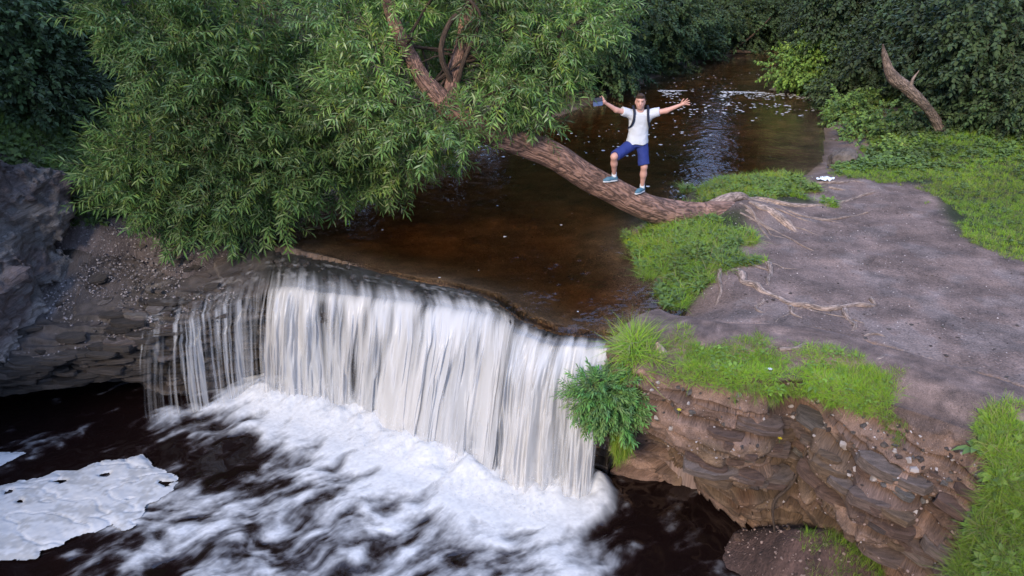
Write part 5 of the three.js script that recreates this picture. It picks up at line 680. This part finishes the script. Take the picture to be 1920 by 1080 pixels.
{ const P = (q, y, k = 0.04) => { const p = cliffPoint(q, y), d = cliffOut(q, y); return [p[0] + p[3] * (d + k), y, p[2] + p[4] * (d + k)]; };
  rosette('broad leaved plant on the cliff edge over the recess in the rock', ...P(4.2, 0.12), 0.2, 9, dockC); rosette('broad leaved plant in the turf near the white flower', ...P(3.2, 0.14, -0.1), 0.18, 9, dockC); rosette('broad leaved plant at the upper end of the grassy steep bank', ...P(7.3, 0.05), 0.26, 10, dockC); rosette('broad leaved plant in the middle of the grassy steep bank', ...P(8.3, -0.3), 0.28, 10, dockC); rosette('large broad leaved plant low on the grassy steep bank', ...P(8.0, -1.2, 0.15), 0.32, 10, dockC); rosette('broad leaved plant on the heap of fallen earth', 4.05, heapH(4.05, -6.35), -6.35, 0.24, 9, dockC);
  const heapG = thing('heap_grass', 'sparse grass growing on the heap of fallen earth', 'grass', [0, 0, 0]), L = []; for (let i = 0; i < 420; i++) { const x = rr(3.6, 5), z = rr(-7, -5.8), y = heapH(x, z); if (fbm(x * 2, 3, z * 2, 2) < 0.02 || y < -2.4) continue; L.push({ p: [x, y - 0.01, z], up: up(), a: rr(0, 6), s: rr(0.1, 0.18), sy: rr(0.08, 0.2), tint: gTint(x, z, 0.85) }); } place('blades', tuftGeos, M.grass, L, heapG);
  const flower = (q, y, k, c, label) => { const p = P(q, y, k), f = thing('flower', label, 'flower', p); mesh('stem', tube([[0, -0.08, 0], [0.005, 0, 0], [0, 0.06, 0.01]], [0.003, 0.003, 0.002], 6, 5), plain(0.1, 0.18, 0.05), f); for (let i = 0; i < 6; i++) { const o = { pos: [], col: [] }; leafVerts(o, V(0, 0.06, 0.01), V(Math.cos(i * 1.05), 0.35, Math.sin(i * 1.05)).normalize(), V(0, 1, 0), 0.035, 0.024, 0.1, c, 1); mesh('petal', close(o), M.leaf, f); } };
  flower(3.15, 0.2, 0, [0.8, 0.8, 0.82], 'white flower in the turf on the cliff edge'); flower(1.75, -0.3, 0.1, [0.75, 0.6, 0.03], 'yellow flower below the tussock at the right of the fall'); flower(3.5, -0.7, 0.05, [0.75, 0.6, 0.03], 'yellow flower growing from the layered cliff face'); }
{ // flecks of foam drifting on the river
  const o = { pos: [], col: [] }; const N = 7; for (let i = 0; i < N; i++) { const a = i / N * 6.283, c = (i + 1) / N * 6.283, r = k => 0.5 * (0.7 + 0.5 * hash3(k % N, 4, 4)); for (const p of [[0, 0.12, 0], [Math.cos(c) * r(i + 1), 0, Math.sin(c) * r(i + 1)], [Math.cos(a) * r(i), 0, Math.sin(a) * r(i)]]) { o.pos.push(...p); o.col.push(1, 1, 1); } }
  const g = close(o), L = []; for (let i = 0; i < 5200; i++) { const x = rr(-3, 12.5), z = rr(-33, -9.6), d = sdPoly(RIVER, x, z); if (d > -0.12) continue; const near = sstep(-13.5, -16.5, z), cl = sstep(-0.1, 0.35, fbm(x * 0.5, 4, z * 0.5, 3)); if (rnd() > (0.02 + 0.36 * near * cl)) continue; const w = 0.015 + 0.045 * Math.pow(rnd(), 2) * (1 + near * 0.6); L.push({ p: [x, 0.002, z], up: V(0, 1, 0), a: rr(0, 6), s: w * rr(0.8, 1.7), sy: w, tint: [0.56, 0.56, 0.55] }); }
  for (let i = 0; i < 1500; i++) { const x = rr(5.6, 11), z = -28.4 + 0.12 * (x - 8) + Math.pow(rnd(), 3) * 4.5 - 0.1; if (rnd() < 0.35) continue; if (sdPoly(RIVER, x, z) > -0.15 || fbm(x * 1.2, 2, z * 1.2, 3) < -0.05) continue; const w = rr(0.02, 0.08); L.push({ p: [x, 0.002, z], up: V(0, 1, 0), a: rr(-0.3, 0.3) + 1.57, s: w * 1.6, sy: w * 0.5, tint: [0.68, 0.68, 0.68] }); }
  place('foam_flecks', [g], new THREE.MeshStandardMaterial({ vertexColors: true, roughness: 0.85, side: THREE.DoubleSide }), L); tag(scene.children[scene.children.length - 1], 'white flecks of foam drifting on the dark river', 'foam'); }
{ // spray at the foot of the fall
  const g = new THREE.IcosahedronGeometry(1, 0), L = []; g.setAttribute('color', new THREE.Float32BufferAttribute(new Float32Array(g.attributes.position.count * 3).fill(1), 3));
  for (let i = 0; i < 9000; i++) { const r = ledgeRow(lerp(1.4, 9.6, rnd())), k = Math.pow(rnd(), 1.5) * 0.75, h = Math.pow(rnd(), 2.2) * 0.55 * (1 - k * 0.8); L.push({ p: [r[5] + (r[2] - r[0]) * 0 - 0.15 * k + gauss() * 0.12, POOL + 0.1 + h, r[6] + k + gauss() * 0.1], up: V(0, 1, 0), a: rr(0, 6), s: rr(0.003, 0.007), tint: [0.63, 0.63, 0.63] }); }
  place('spray', [g], new THREE.MeshStandardMaterial({ vertexColors: true, roughness: 0.6 }), L); tag(scene.children[scene.children.length - 1], 'fine white spray at the foot of the waterfall', 'spray'); }
{ // fine gravel: on the slope by the outcrop, on the clearing and on the fallen earth
  const mat = new THREE.MeshStandardMaterial({ roughness: 0.95 }), put = (name, label, n, f) => { const L = []; for (let i = 0; i < n; i++) { const e = f(); if (!e) continue; const w = e[3]; L.push({ p: [e[0], e[1], e[2]], up: V(rr(-0.6, 0.6), 1, rr(-0.6, 0.6)), a: rr(0, 6), s: w, sy: w * rr(0.5, 0.8), tint: (q => e[4].map(v => v * q))(rr(0.7, 1.35)) }); } const a = scene.children.length; place(name, stoneGeos.slice(0, 3), mat, L); for (let k = a; k < scene.children.length; k++) tag(scene.children[k], label, 'gravel', label); };
  const grey = [0.24, 0.21, 0.2], red = [0.25, 0.175, 0.145], pale = [0.38, 0.33, 0.31];
  put('slope_gravel', 'grey gravel on the slope between the outcrop and the waterfall', 4500, () => { const x = rr(-8.8, -4.7), z = edgeZ(x) - Math.pow(rnd(), 0.8) * 2.3, y = landH(x, z, sdPoly(RIVER, x, z)); return sdPoly(RIVER, x, z) < 0.1 ? null : [x, y, z, 0.012 + 0.05 * Math.pow(rnd(), 3), rnd() < 0.15 ? pale : grey]; });
  put('earth_gravel', 'tiny pebbles and grit on the trodden earth of the clearing', 4000, () => { const x = rr(2.4, 10), z = rr(-16, -6.5); return sdPoly(RIVER, x, z) < 0.1 || sdPoly(LAWN, x, z) < -0.1 || sdPoly(LOWER, x, z) < 0.15 ? null : [x, H(x, z), z, 0.008 + 0.02 * Math.pow(rnd(), 2), rnd() < 0.3 ? [0.52, 0.45, 0.42] : grey]; });
  put('heap_gravel', 'small stones in the heap of fallen earth', 1500, () => { const x = rr(2.4, 5.5), z = rr(-8.2, -5.4), y = heapH(x, z); return y < -2.42 ? null : [x, y, z, 0.012 + 0.05 * Math.pow(rnd(), 3), red]; });
  put('cliff_gravel', 'small stones and crumbs of earth set in the brown cliff face', 1400, () => { const t = rr(0.8, 8.2), y = rr(-1.6, 0.05), p = cliffPoint(t, y), d = cliffOut(t, y); return [p[0] + p[3] * d, y, p[2] + p[4] * d, 0.012 + 0.045 * Math.pow(rnd(), 3), rnd() < 0.25 ? pale : red]; });
}
renderer.render(scene, camera);
